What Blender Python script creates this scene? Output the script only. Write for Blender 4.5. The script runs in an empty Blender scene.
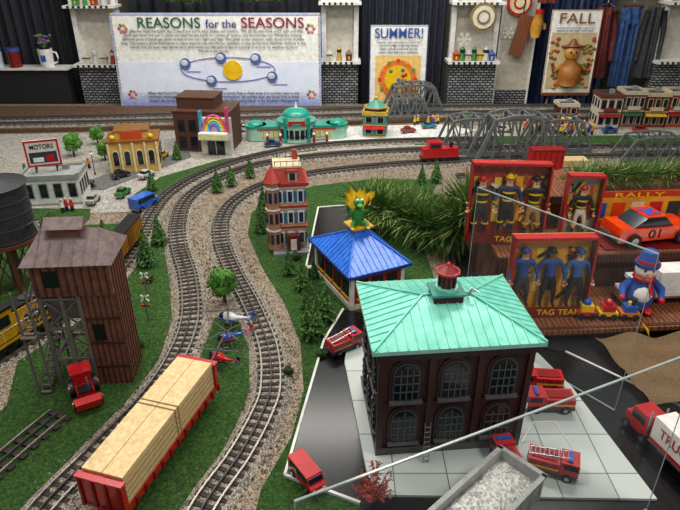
import bpy, math, random
from mathutils import Vector, Matrix, Euler
random.seed(7)
# ---------------------------------------------------------------- materials
def hx(h):
    h=h.lstrip('#'); o=[]
    for i in (0,2,4):
        c=int(h[i:i+2],16)/255
        o.append(c/12.92 if c<=.04045 else ((c+.055)/1.055)**2.4)
    return (o[0],o[1],o[2],1)
def dk(h,f):
    h=h.lstrip('#'); return '#'+''.join('%02x'%max(0,min(255,int(int(h[i:i+2],16)*f))) for i in (0,2,4))
MC={}
def mat(name,c='#808080',c2=None,scale=6,rough=.55,metal=0,bump=0,emis=0,tex='noise',c3=None,contrast=.18,bs=None,coat=0):
    if name in MC: return MC[name]
    m=bpy.data.materials.new(name); m.use_nodes=True
    nt=m.node_tree; N=nt.nodes; L=nt.links; p=N['Principled BSDF']
    p.inputs['Roughness'].default_value=rough; p.inputs['Metallic'].default_value=metal
    p.inputs['Base Color'].default_value=hx(c)
    if coat: p.inputs['Coat Weight'].default_value=coat
    if emis:
        p.inputs['Emission Color'].default_value=hx(c); p.inputs['Emission Strength'].default_value=emis
    tc=N.new('ShaderNodeTexCoord'); hsrc=None
    if tex=='brick':
        sx=N.new('ShaderNodeSeparateXYZ'); L.new(tc.outputs['Object'],sx.inputs[0])
        ad=N.new('ShaderNodeMath'); L.new(sx.outputs[0],ad.inputs[0]); L.new(sx.outputs[1],ad.inputs[1])
        cb=N.new('ShaderNodeCombineXYZ'); L.new(ad.outputs[0],cb.inputs[0]); L.new(sx.outputs[2],cb.inputs[1])
        br=N.new('ShaderNodeTexBrick'); L.new(cb.outputs[0],br.inputs['Vector'])
        br.inputs['Color1'].default_value=hx(c); br.inputs['Color2'].default_value=hx(c2 or c); br.inputs['Mortar'].default_value=hx(c3 or '#999999')
        br.inputs['Scale'].default_value=scale; br.inputs['Mortar Size'].default_value=.03 if bs is None else bs
        L.new(br.outputs['Color'],p.inputs['Base Color']); hsrc=br.outputs['Fac']
        if bump: bump=-bump
    elif tex=='tile':
        br=N.new('ShaderNodeTexBrick'); L.new(tc.outputs['Object'],br.inputs['Vector'])
        br.offset=0; br.inputs['Color1'].default_value=hx(c); br.inputs['Color2'].default_value=hx(c2 or c); br.inputs['Mortar'].default_value=hx(c3 or '#666666')
        br.inputs['Scale'].default_value=scale; br.inputs['Mortar Size'].default_value=.012
        br.inputs['Brick Width'].default_value=1; br.inputs['Row Height'].default_value=1
        L.new(br.outputs['Color'],p.inputs['Base Color'])
    elif c2:
        if tex=='gravel':
            t=N.new('ShaderNodeTexVoronoi'); t.inputs['Scale'].default_value=scale
            L.new(tc.outputs['Object'],t.inputs['Vector'])
            t2=N.new('ShaderNodeTexNoise'); t2.inputs['Scale'].default_value=scale*.12; L.new(tc.outputs['Object'],t2.inputs['Vector'])
            bw=N.new('ShaderNodeRGBToBW'); L.new(t.outputs['Color'],bw.inputs[0])
            mx=N.new('ShaderNodeMath'); mx.operation='MULTIPLY_ADD'; L.new(t2.outputs[0],mx.inputs[0]); mx.inputs[1].default_value=.6; L.new(bw.outputs[0],mx.inputs[2])
            fac=mx.outputs[0]; hsrc=bw.outputs[0]; lo,hi=.35,1.1
        elif tex=='wave':
            t=N.new('ShaderNodeTexWave'); t.inputs['Scale'].default_value=scale; t.inputs['Distortion'].default_value=6; t.inputs['Detail'].default_value=3
            L.new(tc.outputs['Object'],t.inputs['Vector']); fac=t.outputs['Fac']; hsrc=fac; lo,hi=.1,.9
        else:
            t=N.new('ShaderNodeTexNoise'); t.inputs['Scale'].default_value=scale; t.inputs['Detail'].default_value=8; t.inputs['Roughness'].default_value=.7
            L.new(tc.outputs['Object'],t.inputs['Vector']); fac=t.outputs[0]; hsrc=fac; lo,hi=.5-contrast,.5+contrast
        r=N.new('ShaderNodeValToRGB'); L.new(fac,r.inputs[0]); e=r.color_ramp.elements
        e[0].position=lo; e[1].position=hi; e[0].color=hx(c); e[1].color=hx(c2)
        if c3:
            n=r.color_ramp.elements.new((lo+hi)/2); n.color=hx(c3)
        L.new(r.outputs[0],p.inputs['Base Color'])
    if bump and hsrc is not None:
        b=N.new('ShaderNodeBump'); b.inputs['Strength'].default_value=abs(bump); b.inputs['Distance'].default_value=.05*(1 if bump>0 else -1)
        L.new(hsrc,b.inputs['Height']); L.new(b.outputs[0],p.inputs['Normal'])
    MC[name]=m; return m
def plain(c,rough=.45,metal=0,emis=0,coat=0):
    return mat('paint_%s_%d_%d_%d'%(c.lstrip('#'),rough*100,metal*10,emis*10),dk(c,.78),dk(c,1.05),scale=3.5,rough=rough,metal=metal,emis=emis,coat=coat,contrast=.28)
K=plain('#101012'); WHT=plain('#eeeeea'); RED=plain('#c3121a',.3,coat=.5); YEL=plain('#f2c315',.35); BLU=plain('#1f55b8',.35)
GRY=plain('#8b8d90'); DGRY=plain('#3a3c40'); SIL=plain('#b9bcc0',.25,.9); GLS=plain('#1b2430',.08); BRN=plain('#5a3522')
GRASS=mat('grass_turf','#16380d','#79a440',14,.95,bump=1,c3='#3d7722',contrast=.19)
DIRT=mat('ground_dirt','#3f372f','#ab9a86',30,.95,bump=1,tex='gravel',c3='#75695b')
BALL=mat('ballast_gravel','#35302c','#b5ac9f',38,.9,bump=1,tex='gravel',c3='#736b63')
TOWN=mat('town_gravel','#66645e','#bdb9b0',26,.9,bump=.6,tex='gravel',c3='#93908a')
SNOW=mat('pale_gravel','#a5a79f','#ececea',20,.9,bump=.5,tex='gravel',c3='#cccdc8')
ASPH=mat('black_road','#060708','#1b1d21',14,.2,c3='#0d0e11')
PAVE=mat('pavement_tile','#bcc5c3','#adb6b5',.9,.35,tex='tile',c3='#5d6463')
WOODD=mat('dark_wood','#2c1710','#5a3220',3,.5,tex='wave')
WOODP=mat('plank_wood','#5a3120','#8a5434',2.2,.45,tex='wave')
LUMB=mat('lumber','#c4a470','#e8d2a4',9,.6,c3='#d8bc8a')
TIE=mat('tie_wood','#181210','#42362e',14,.85)
RAIL=plain('#9a958f',.38,.8)
STEEL=mat('bridge_steel','#4c5155','#858b8e',8,.45,.3)
FBRICK=mat('maroon_brick','#33090e','#4b1316',9,.6,tex='brick',c3='#1d080b',bump=.3)
STONE=mat('stone_block','#6c7076','#a4a8ac',1.5,.8,tex='brick',c3='#15171b',bs=.06,bump=.4)
TEALR=mat('teal_metal_roof','#5cbfac','#90e0ce',2.5,.28,.1)
BLUER=mat('blue_tile_roof','#1a55c4','#3d86f0',5,.3)
PINE1=mat('pine_needles','#0d2c10','#306426',10,.8); PINE2=mat('pine_needles_light','#2c5a20','#7da84a',10,.8)
GAR1=mat('garland_needles','#1f4a1c','#5a8a3c',10,.8); GAR2=mat('garland_tips','#5f7236','#a8b868',10,.8)
LEAF=mat('leaf_foam','#1e4a14','#64a03a',12,.9)
BARK=mat('bark','#2f2015','#5b4330',12,.9)
# ---------------------------------------------------------------- mesh builder
class B:
    def __init__(s,name): s.name=name; s.V=[];s.F=[];s.M=[];s.S=[];s.mats=[]
    def mi(s,m):
        if m not in s.mats: s.mats.append(m)
        return s.mats.index(m)
    def add(s,vs,fs,m,sm=False,T=None):
        o=len(s.V)
        if T is not None: vs=[tuple(T@Vector(v)) for v in vs]
        s.V.extend([tuple(v) for v in vs]); k=s.mi(m)
        for f in fs: s.F.append([i+o for i in f]); s.M.append(k); s.S.append(sm)
    def box(s,x,y,z,sx,sy,sz,m,rz=0,rx=0,ry=0,tx=1,ty=1):
        a,b,c=sx/2,sy/2,sz/2
        vs=[(-a,-b,-c),(a,-b,-c),(a,b,-c),(-a,b,-c),(-a*tx,-b*ty,c),(a*tx,-b*ty,c),(a*tx,b*ty,c),(-a*tx,b*ty,c)]
        fs=[(3,2,1,0),(4,5,6,7),(0,1,5,4),(1,2,6,5),(2,3,7,6),(3,0,4,7)]
        T=Matrix.Translation((x,y,z+c))@Euler((rx,ry,rz)).to_matrix().to_4x4()
        s.add(vs,fs,m,False,T)
    def cyl(s,x,y,z,r,h,m,r2=None,n=16,axis='z',sm=True):
        r2=r if r2 is None else r2
        vs=[]
        for i in range(n):
            a=2*math.pi*i/n; vs.append((r*math.cos(a),r*math.sin(a),0))
        for i in range(n):
            a=2*math.pi*i/n; vs.append((r2*math.cos(a),r2*math.sin(a),h))
        Rm=Matrix.Identity(4)
        if axis=='x': Rm=Matrix.Rotation(math.pi/2,4,'Y')
        if axis=='y': Rm=Matrix.Rotation(-math.pi/2,4,'X')
        T=Matrix.Translation((x,y,z))@Rm
        s.add(vs,[(i,(i+1)%n,n+(i+1)%n,n+i) for i in range(n)],m,sm,T)
        s.add(vs,[tuple(reversed(range(n))),tuple(range(n,2*n))],m,False,T)
    def sph(s,x,y,z,r,m,nu=14,nv=8,half=False,T=None):
        if not isinstance(r,tuple): r=(r,r,r)
        vs=[];fs=[]; a0=0 if half else -math.pi/2
        for j in range(nv+1):
            p=a0+(math.pi/2-a0)*j/nv
            for i in range(nu):
                a=2*math.pi*i/nu
                vs.append((x+r[0]*math.cos(p)*math.cos(a),y+r[1]*math.cos(p)*math.sin(a),z+r[2]*math.sin(p)))
        for j in range(nv):
            for i in range(nu):
                fs.append((j*nu+i,j*nu+(i+1)%nu,(j+1)*nu+(i+1)%nu,(j+1)*nu+i))
        s.add(vs,fs,m,True,T)
    def prism(s,pts,z0,z1,m):
        n=len(pts)
        ar=sum(pts[i][0]*pts[(i+1)%n][1]-pts[(i+1)%n][0]*pts[i][1] for i in range(n))
        if ar<0: pts=pts[::-1]
        vs=[(p[0],p[1],z0) for p in pts]+[(p[0],p[1],z1) for p in pts]
        s.add(vs,[tuple(reversed(range(n))),tuple(range(n,2*n))]+[(i,(i+1)%n,n+(i+1)%n,n+i) for i in range(n)],m)
    def vpr(s,pts,o,u,nrm,d,m,sm=False):
        u=Vector(u);nrm=Vector(nrm);o=Vector(o);n=len(pts)
        a=[o+u*p[0]+Vector((0,0,p[1])) for p in pts]; b=[v+nrm*d for v in a]
        s.add([tuple(v) for v in a+b],[tuple(reversed(range(n))),tuple(range(n,2*n))]+[(i,(i+1)%n,n+(i+1)%n,n+i) for i in range(n)],m,sm)
    def side(s,pts,x,y,z,w,m):
        s.vpr(pts,(x,y-w/2,z),(1,0,0),(0,1,0),w,m)
    def tube(s,pts,r,m,n=6,sm=True):
        if not isinstance(r,(list,tuple)): r=[r]*len(pts)
        P=[Vector(p) for p in pts]; vs=[];fs=[]
        for i,p in enumerate(P):
            d=(P[min(i+1,len(P)-1)]-P[max(i-1,0)]).normalized()
            up=Vector((0,0,1)) if abs(d.z)<.95 else Vector((1,0,0))
            a=d.cross(up).normalized(); b=a.cross(d)
            for k in range(n):
                t=2*math.pi*(k+.5)/n; vs.append(tuple(p+(a*math.cos(t)+b*math.sin(t))*r[i]))
        for i in range(len(P)-1):
            for k in range(n): fs.append((i*n+k,i*n+(k+1)%n,(i+1)*n+(k+1)%n,(i+1)*n+k))
        fs.append(tuple(range(n))); fs.append(tuple(reversed(range(len(vs)-n,len(vs)))))
        s.add(vs,fs,m,sm and n>4)
    def strut(s,a,b,r,m): s.tube([a,b],r,m,4,False)
    def arch(s,o,u,nrm,w,h,d,m):
        pts=[(-w/2,0),(w/2,0),(w/2,h-w/2)]
        for i in range(1,8):
            a=math.pi*i/8; pts.append((w/2*math.cos(a),h-w/2+w/2*math.sin(a)))
        pts.append((-w/2,h-w/2)); s.vpr(pts,o,u,nrm,d,m)
    def mesh(s):
        me=bpy.data.meshes.new(s.name); me.from_pydata(s.V,[],s.F)
        for m in s.mats: me.materials.append(m)
        me.polygons.foreach_set('material_index',s.M); me.polygons.foreach_set('use_smooth',s.S); me.update(); return me
    def done(s,loc=(0,0,0),rz=0,sc=1,rx=0,parent=None):
        o=bpy.data.objects.new(s.name,s.mesh()); bpy.context.scene.collection.objects.link(o)
        o.location=loc; o.rotation_euler=(rx,0,rz); o.scale=(sc,sc,sc)
        if parent: o.parent=parent
        return o
def inst(name,me,loc,rz=0,sc=1):
    o=bpy.data.objects.new(name,me); bpy.context.scene.collection.objects.link(o); o.location=loc; o.rotation_euler=(0,0,rz)
    o.scale=sc if isinstance(sc,tuple) else (sc,sc,sc); return o
R=math.radians
def label(parent,s,x,z,w,h,m,y=-.13,align='CENTER',name='lettering',bold=.008):
    cu=bpy.data.curves.new(name,'FONT'); cu.body=s; cu.align_x=align; cu.align_y='CENTER'; cu.extrude=.004; cu.offset=0 if len(s)>40 else bold
    o=bpy.data.objects.new(name,cu); bpy.context.scene.collection.objects.link(o); cu.materials.append(m)
    bpy.context.view_layer.update(); d=o.dimensions
    o.scale=(w/max(d.x,.01),h/max(d.y,.01),1)
    o.parent=parent; o.rotation_euler=(R(90),0,0); o.location=(x,y,z)
    return o
# ---------------------------------------------------------------- room
b=B('floor'); b.box(0,20,-9.3,60,54,.3,mat('carpet','#3b3430','#5b5048',20,.9)); b.done()
b=B('wall_back'); b.box(0,44.2,-9,60,.4,26,mat('wall_paint','#6a655c','#7b756a',3,.8)); b.done()
b=B('wall_left'); b.box(-26,24,-9,.4,40,26,MC['wall_paint']); b.done()
b=B('wall_right'); b.box(29,24,-9,.4,40,26,MC['wall_paint']); b.done()
b=B('layout_table'); b.box(0,22,-.3,50,37,.3,DIRT)
b.box(0,3.6,-1.1,50,.2,.8,WOODP); b.box(0,40.4,-1.1,50,.2,.8,WOODP)
for x in (-23,-11,0,11,23):
    for y in (5,22,39): b.box(x,y,-9,.8,.8,8.7,WOODP)
b.done()
def curtain(x0,x1,z0,z1,y,c1,c2,seed):
    rnd=random.Random(seed); n=90; b=B('curtain'); vs=[];fs=[]
    ph=rnd.random()*6
    for i in range(n+1):
        x=x0+(x1-x0)*i/n
        yy=y+.22*math.sin(i*.9+ph)+.12*math.sin(i*.37+ph*2)
        vs+= [(x,yy,z0),(x,yy,z1)]
    for i in range(n): fs.append((2*i,2*i+2,2*i+3,2*i+1))
    b.add(vs,fs,mat('fabric_'+c1[1:],c1,c2,4,.85),True)
    b.done()
curtain(-26,-17.6,-9,15,42.9,'#15171d','#262a33',1)
curtain(-14,-1.3,-9,15,43,'#15161c','#262935',2)
curtain(1.3,7.1,-9,15,43,'#1a1c26','#2f3446',3)
curtain(13,18.4,-9,15,43.2,'#1a2440','#2a3e68',4)
def pillar(x0,x1,top,y=41.3):
    b=B('stone_pillar'); w=x1-x0; 
    b.box(w/2,0,0,w,1.0,top+9,STONE)
    b.box(w/2,-.15,top+9,w+.3,1.5,.18,WHT)
    for i in range(int(w/.35)): b.box(.2+i*.35,-.92,top+9.02,.14,.04,.14,K)
    b.box(.15,.2,top+9.18,.3,.5,8,WHT); b.box(w-.15,.2,top+9.18,.3,.5,8,WHT)
    b.box(w/2,.45,top+9.18,w-.5,.1,8,plain('#d4cfc2'))
    b.box(w/2,-.1,top+9.18+3.4,w+.3,1.3,.16,WHT)
    for i in range(int(w/.35)): b.box(.2+i*.35,-.76,top+9.18+3.42,.14,.04,.13,K)
    b.done((x0,y,-9))
pillar(-17.3,-14.3,2.4); pillar(-1.2,1.2,2.6); pillar(7.2,10.3,2.6); pillar(20.8,24,2.6)
b=B('partition_panel'); b.box(0,0,0,2.4,.2,17,plain('#cfc8b8')); b.box(0,-.02,0,2.4,.3,9.6,STONE)
for sx in (-1,1): b.box(sx*1.15,-.08,0,.14,.2,17,WHT)
b.done((11.8,42.2,-9))
def garland(name,pts,rad,n,loc=(0,0,0),m1=None,m2=None,th=.035,zmin=.08):
    b=B(name); P=[Vector(p) for p in pts]; 
    b.tube(pts,.035,BARK,5)
    for k in range(n):
        i=random.randrange(len(P)-1); t=random.random(); p=P[i].lerp(P[i+1],t)
        d=Vector((random.gauss(0,1),random.gauss(0,1),random.gauss(0,.8))).normalized()
        base=p+d*rad*random.uniform(0,.55); ax=(P[i+1]-P[i]).normalized()
        d2=(d+ax*random.uniform(-.2,.9)).normalized(); tip=base+d2*rad*random.uniform(.4,.8)
        if tip.z<zmin: tip.z=zmin
        if base.z<zmin: base.z=zmin
        sd=d2.cross(Vector((random.random(),random.random(),random.random()))).normalized()*rad*th
        b.add([tuple(base-sd),tuple(base+sd),tuple(tip)],[(0,1,2)],(m1 or PINE1) if random.random()<.6 else (m2 or PINE2))
    return b.done(loc)
garland('garland',[(-13.4+ i*1.0,42.1,6.5+.25*math.sin(i*1.3)) for i in range(12)],.5,1500)
def garment(x,z,w,h,c,sleeves=True,legs=False,y=41.3):
    b=B('hanging_jeans' if legs else 'hanging_jacket'); m=mat('cloth_'+c[1:],dk(c,.6),dk(c,1.2),3,.9); n=20
    def sheet(x0,x1,z0,z1,tp,yy=0):
        vs=[];fs=[]
        for i in range(n+1):
            for j in range(9):
                u=i/n;v=j/8; xx=x0+(x1-x0)*u; cx=(x0+x1)/2; xx=cx+(xx-cx)*(1-(tp)*v); vs.append((xx,yy+.14*math.sin(u*14+v*2)-.25*math.sin(math.pi*u),z0+(z1-z0)*v-.0))
        for i in range(n):
            for j in range(8): a=i*9+j; fs.append((a,a+9,a+10,a+1))
        b.add(vs,fs,m,True)
    if legs: sheet(-w/2,-.03,0,h*.85,0); sheet(.03,w/2,0,h*.85,0); sheet(-w/2,w/2,h*.8,h,0.02,-.05); b.box(0,-.1,h,w,.1,.12,BRN)
    else:
        sheet(-w/2,w/2,0,h,.35)
        if sleeves:
            for sx in (-1,1): b.tube([(sx*w*.33,0,h*.95),(sx*w*.46,-.05,h*.7),(sx*w*.5,-.1,h*.25)],[.14*w,.12*w,.09*w],m,10)
        b.box(0,-.28,.1,.04,.04,h*.9,plain(dk(c,1.6)))
    b.tube([(-w*.3,0,h),(0,0,h+.25),(w*.3,0,h)],.03,WOODP); b.tube([(0,0,h+.25),(0,0,h+.6)],.02,SIL)
    b.done((x,y,z))
garment(17.1,1.6,1.6,4.4,'#6a2a2c'); garment(18.75,1.0,1.3,5.0,'#34568c',legs=True); garment(20.3,1.6,1.5,4.4,'#3a3b40'); garment(13.0,6.3,1.3,2.6,'#6a2a2a',y=40.6)
b=B('clothes_rail'); b.tube([(0,0,0),(7.2,0,0)],.06,SIL); 
for x in (.1,7.1): b.cyl(x,0,-15.65,.06,15.6,SIL)
b.done((15.6,42.1,6.68))
# ---------------------------------------------------------------- posters
PW=plain('#f6f5f1',.35)
def poster(name,w,h,border=None):
    b=B(name); b.box(0,0,0,w,.08,h,PW)
    if border:
        t=w*.01
        for (cx,cz,sx,sz) in ((0,.02,w,t),(0,h-t-.02,w,t)): b.box(cx,-.05,cz,sx,.02,sz,border)
        for sx in (-1,1): b.box(sx*(w/2-t/2),-.05,0,t,.02,h,border)
    b.box(0,.5,0,.3,.06,h*.75,WOODP,rx=R(9))
    return b
DG=plain('#1d5a3c'); DR=plain('#8d1d2a'); TXT=plain('#26262e'); NVT=plain('#2a3f8a')
b=poster('seasons_poster',13.1,5.8,plain('#a9b6dc'))
b.box(0,-.05,.02,12.9,.02,2.9,mat('poster_blue','#e4eaf7','#ccd5ee',.8,.4))
for k in range(5): b.box(0,-.056-.002*k,.02,12.9,.02,1.0-.2*k,plain(['#cdd5f0','#bcc7ec','#abb8e6','#9aa9e0','#8b9ad8'][k]))
VIO=plain('#9a90dc')
b.tube([(.6+3.0*math.cos(a*math.pi/24),-.1,2.45+.75*math.sin(a*math.pi/24)) for a in range(49)],.03,VIO,5)
b.cyl(.9,-.18,2.4,.6,.12,YEL,axis='y',n=24)
for (ex,ez) in ((-.5,1.75),(-2.1,2.8),(2.4,3.1),(3.4,2.0),(.2,3.15)):
    b.cyl(ex,-.18,ez,.34,.12,plain('#4a68a8'),axis='y',n=18); b.sph(ex-.05,-.2,ez+.05,(.24,.03,.2),plain('#c9cfe0'))
    b.box(ex+.5,-.1,ez-.5,.9,.02,.05,VIO)
for (x,z) in ((-5.8,4.9),(-5.7,.9),(5.9,.9),(5.9,4.9)):
    for k in range(6):
        a=k*math.pi/3; b.sph(x+.22*math.cos(a),-.08,z+.22*math.sin(a),(.1,.03,.1),plain(['#d86aa0','#e8b030','#5aa04a','#c05020'][k%4]),8,5)
for k in range(30):
    b.sph(-6.42,-.06,.2+k*.19,(.05,.02,.07),plain(['#e0a0b8','#e8d080','#a0c890','#d09080'][k%4]),6,4); b.sph(6.42,-.06,.2+k*.19,(.05,.02,.07),plain(['#e0a0b8','#e8d080','#a0c890','#d09080'][k%4]),6,4)
o=b.done((-7.75,39.3,.02),rx=R(-5))
label(o,'REASONS',-2.9,5.2,3.9,.62,DG); label(o,'for the',.35,5.15,1.9,.5,NVT); label(o,'SEASONS',3.55,5.2,3.9,.62,DR)
label(o,"The different ways the Earth tilts toward the sun is what makes our seasons. The tilt decides how much light and heat\nEarth gets from the sun. It takes one year for the Earth to revolve or take its trip around the sun. While it's moving,\ndifferent parts of Earth get more or less of the sun's light and heat. This gives us our seasons, each about three months\nlong. The seasons show themselves in many ways across the US. For example, it may be warm in Phoenix, Arizona in the\nwinter, but it's been well below zero! And while the official first day of summer is in June, its weather starts in\nMarch in the South.",-.2,4.15,11.6,1.35,TXT)
label(o,"When the North Pole is tilted toward the sun and the South Pole is tilted away, it is summer here in the\nNorthern Hemisphere and winter in the Southern Hemisphere. Six months later the South Pole is tilted\ntoward the sun and the North Pole away, so it is winter here and summer in the Southern Hemisphere.",.2,.75,9.8,.7,TXT)
b=poster('summer_poster',3.6,5.1,plain('#8a96c0'))
b.box(0,-.05,.4,2.9,.02,2.9,plain('#f0c878'))
b.cyl(0,-.1,1.85,1.2,.05,plain('#e8782a'),axis='y',n=20); b.cyl(0,-.13,1.85,.85,.05,YEL,axis='y',n=20)
for i in range(12):
    a=i*math.pi/6; b.box(1.15*math.cos(a),-.11,1.85+1.15*math.sin(a)-.1,.2,.04,.2,plain(['#d8401c','#5a9f4a','#e8a028'][i%3]))
for i in range(12): b.sph(random.uniform(-.6,.6),-.14,1.85+random.uniform(-.6,.6),(.12,.03,.12),plain(['#c23a1c','#3a8f4a','#e07a20','#4a68c0'][i%4]))
o=b.done((3.7,39.3,.02),rx=R(-4))
label(o,'SUMMER!',0,4.6,3.0,.6,plain('#2b56a8')); label(o,'Summer days are long and warm and\nthe sun is high in the sky. Crops\nripen, school is out and we can\nswim, camp and picnic outdoors.',0,3.8,2.8,.8,TXT)
b=poster('fall_poster',3.1,5.0,plain('#b5702a'))
b.box(0,-.05,.3,2.8,.02,3.4,plain('#cdb98c'))
b.tube([(0,-.1,.5),(0,-.1,1.0),(0,-.1,1.6),(0,-.1,2.1)],[.5,.8,.7,.3],plain('#a86a2a'),12)
for sx in (-1,1): b.tube([(sx*.5,-.12,1.7),(sx*1.0,-.14,1.4),(sx*1.15,-.14,1.9)],[.2,.16,.1],plain('#b5783a'),8)
b.sph(0,-.14,2.5,(.5,.3,.5),plain('#c98c3c')); b.sph(0,-.14,2.9,(.75,.3,.12),plain('#7a4a20')); b.cyl(0,-.14,2.9,.4,.45,plain('#7a4a20'),.1)
for sx in (-1,1): b.sph(sx*.17,-.44,2.55,(.07,.04,.07),K)
b.sph(0,-.46,2.42,(.06,.05,.06),RED)
for i in range(90):
    x=random.uniform(-1.35,1.35); z=random.uniform(.35,3.4)
    if abs(x)<.75 and z>1: continue
    b.sph(x,-.1,z,(.14,.04,.1),plain(['#b5421c','#c9862a','#6a7a2a','#8a5a2a'][i%4]),6,4)
o=b.done((14.6,39.3,1.0),rx=R(-3))
label(o,'FALL',0,4.5,2.2,.6,plain('#8a5a2a')); label(o,'Leaves turn and fall, crops are\ngathered and days turn cool.',0,3.9,2.4,.3,TXT)
b=B('poster_easel'); 
for sx in (-1,1): b.strut((sx*1.2,0,0),(sx*.9,.3,.85),.06,WOODP)
b.box(0,.1,.84,3,.3,.12,WOODP); b.done((14.6,39.3,0.02))
def plaque(x,z,r,c,y=41.0,c2='#ffffff',name='round_plaque'):
    b=B(name); b.cyl(0,0,0,r,.12,plain(c),axis='y',n=24); b.cyl(0,-.05,0,r*.8,.1,plain(c2),axis='y',n=24); b.cyl(0,-.09,0,r*.5,.1,plain(c),axis='y',n=20); b.cyl(0,-.12,0,r*.35,.1,plain(c2),axis='y')
    b.box(0,.1,r*.9,.06,.06,1.2,K)
    return b.done((x,y,z))
plaque(9.0,5.5,.85,'#8d7a4a',40.2,'#e9e4d4'); plaque(11.6,6.2,.8,'#c22018',41.8,'#e9d9b0')
b=B('wood_sign'); b.box(0,0,0,.9,.12,2.6,WOODP,ry=.2); b.cyl(0,.1,2.55,.03,1.6,K); b.done((11.9,41.6,2.9))
b=B('hanging_mitten'); b.tube([(0,0,0),(0,0,.5),(.05,0,1.0),(.1,0,1.5)],[.25,.38,.34,.24],plain('#c08a30',.9),12); b.tube([(.25,0,.9),(.5,0,.75),(.55,0,.5)],[.14,.14,.08],plain('#c08a30',.9),8); b.cyl(.1,0,1.45,.28,.25,RED,n=12); b.tube([(.1,0,1.7),(.1,0,3)],.02,K,4); b.done((12.6,40.9,4.2))
for (x,z,s_) in ((7.9,4.2,.45),(11.0,4.4,.4)):
    b=B('snowflake_ornament')
    for i in range(6):
        a=i*math.pi/3; e=(s_*math.cos(a),0,s_*math.sin(a)); b.strut((0,0,0),e,.03,WHT)
        m_=(e[0]*.6,0,e[2]*.6)
        for da in (.7,-.7): b.strut(m_,(m_[0]+s_*.3*math.cos(a+da),0,m_[2]+s_*.3*math.sin(a+da)),.03,WHT)
    b.tube([(0,0,0),(0,.05,6)],.008,GRY,3); b.done((x,40.1 if x<10.4 else 41.5,z))
b=B('ledge_cabinet'); b.box(0,0,0,5.2,.9,11.2,plain('#22242a',.5)); b.box(0,-.1,11.2,5.6,1.2,.15,WHT)
b.done((-20.7,41.2,-9))
b=B('coffee_mug'); b.cyl(0,0,0,.42,1.15,WHT,.47,24); b.cyl(0,0,1.1,.4,.06,K,n=20); b.tube([(.43,0,.95),(.7,0,.9),(.78,0,.6),(.7,0,.3),(.43,0,.22)],.06,WHT,8)
b.box(0,-.44,.4,.3,.02,.4,BLU)
for i in range(24):
    a=random.random()*6.28; r=random.random()*.5; p=(r*math.cos(a),r*math.sin(a),1.5+random.random()*.5); b.tube([(0,0,1.1),p],.015,LEAF,3); b.sph(p[0],p[1],p[2],(.13,.13,.1),plain('#6c4a8a') if i%3 else LEAF,6,4)
b.done((-19.3,40.9,2.36))
for k,(x,c) in enumerate(((-22.6,'#c9d4e6'),(-21.4,'#7a1f1f'))):
    b=B('storage_jar'); b.cyl(0,0,0,.4,1.0,plain(c,.2),n=20); b.cyl(0,0,1.0,.42,.2,plain('#3355aa'),n=20); b.sph(0,0,1.2,(.1,.1,.08),K); b.done((x,40.9,2.36))
for (x0,x1,z,n) in ((-16.9,-14.6,2.6,4),(-1.0,.9,2.8,3),(7.4,10.1,2.8,7),(-16.9,-14.6,6.15,4)):
    b=B('ledge_ornaments')
    for i in range(n):
        x=(x1-x0)*(i+.5)/n; c=plain(random.choice(['#b5421c','#c0a04a','#2a57b0','#c8c8c8','#3a8f4a','#6a3a2a','#7a4a5a'])); s_=random.uniform(.16,.26)
        if i%2: b.cyl(x,0,0,s_,.5,c,s_*.6,12); b.sph(x,0,.6,s_*.8,plain(random.choice(['#e8c8a0','#e8e8e8','#202020']))); b.cyl(x,0,.7,s_*.8,.2,c,.03,10)
        else: b.box(x,0,0,.4,.3,.34,c); b.box(x,0,.34,.46,.36,.06,BRN); b.add([(x-.23,-.18,.4),(x+.23,-.18,.4),(x+.23,.18,.4),(x-.23,.18,.4),(x,0,.72)],[(0,1,4),(1,2,4),(2,3,4),(3,0,4),(3,2,1,0)],c); b.box(x,-.16,.08,.1,.03,.2,YEL)
    b.done((x0,40.75,z))
# ---------------------------------------------------------------- ground patches
def patch(name,pts,m,z=.02): b=B(name); b.prism(pts,-.0,z,m); return b.done()
patch('grass_field',[(-2.0,5),(3,5),(3,13),(3.2,15),(3,20),(3.4,22.5),(4.6,26.2),(1.5,26.3),(-1.2,25.4),(-2.8,24.0),(-3.6,22.5),(-3.5,20.5),(-2.7,18.0),(-1.7,15.6),(-1.1,13.6),(-.9,11.6),(-1.1,10),(-1.6,8.6)],GRASS,.03)
patch('grass_field',[(-5.2,5),(-3.1,5),(-2.8,8.5),(-2.4,10.5),(-2.25,11.6),(-2.5,13.3),(-3.1,15),(-3.7,14.8),(-3.75,12.8),(-4.0,11.2),(-4.6,9.4)],GRASS,.03)
patch('grass_field',[(-14,5),(-6.6,5),(-6.1,8.2),(-5.8,9.6),(-5.2,11.2),(-4.85,12.8),(-4.95,14.7),(-5.6,17),(-6.2,18.8),(-6.7,20.5),(-8,21.5),(-12,21),(-16,22),(-16,5)],GRASS,.03)
patch('dirt_yard',[(-11,8),(-8.5,9.2),(-8,11),(-8.8,13.5),(-9.5,15),(-13,17),(-13,8)],DIRT,.05)
patch('town_lot',[(-22,23),(-13,22.3),(-8.5,22.5),(-7.4,24.5),(-6.3,27),(-4,29),(-1,30.3),(4,31.2),(20,32),(20,36),(-22,33.2)],TOWN,.03)
patch('grass_lawn',[(-9,24.3),(-7.7,24.3),(-6.4,27.3),(-4.2,29.3),(-1.2,30.5),(-1.3,31),(-6,29),(-8.4,26.5)],GRASS,.05)
patch('grass_lawn',[(-18,21.5),(-10,21.8),(-10.3,22.8),(-18,22.9)],GRASS,.05)
patch('grass_lawn',[(4,31.4),(20,31.9),(20,33.2),(5,32.9)],GRASS,.05)
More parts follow.
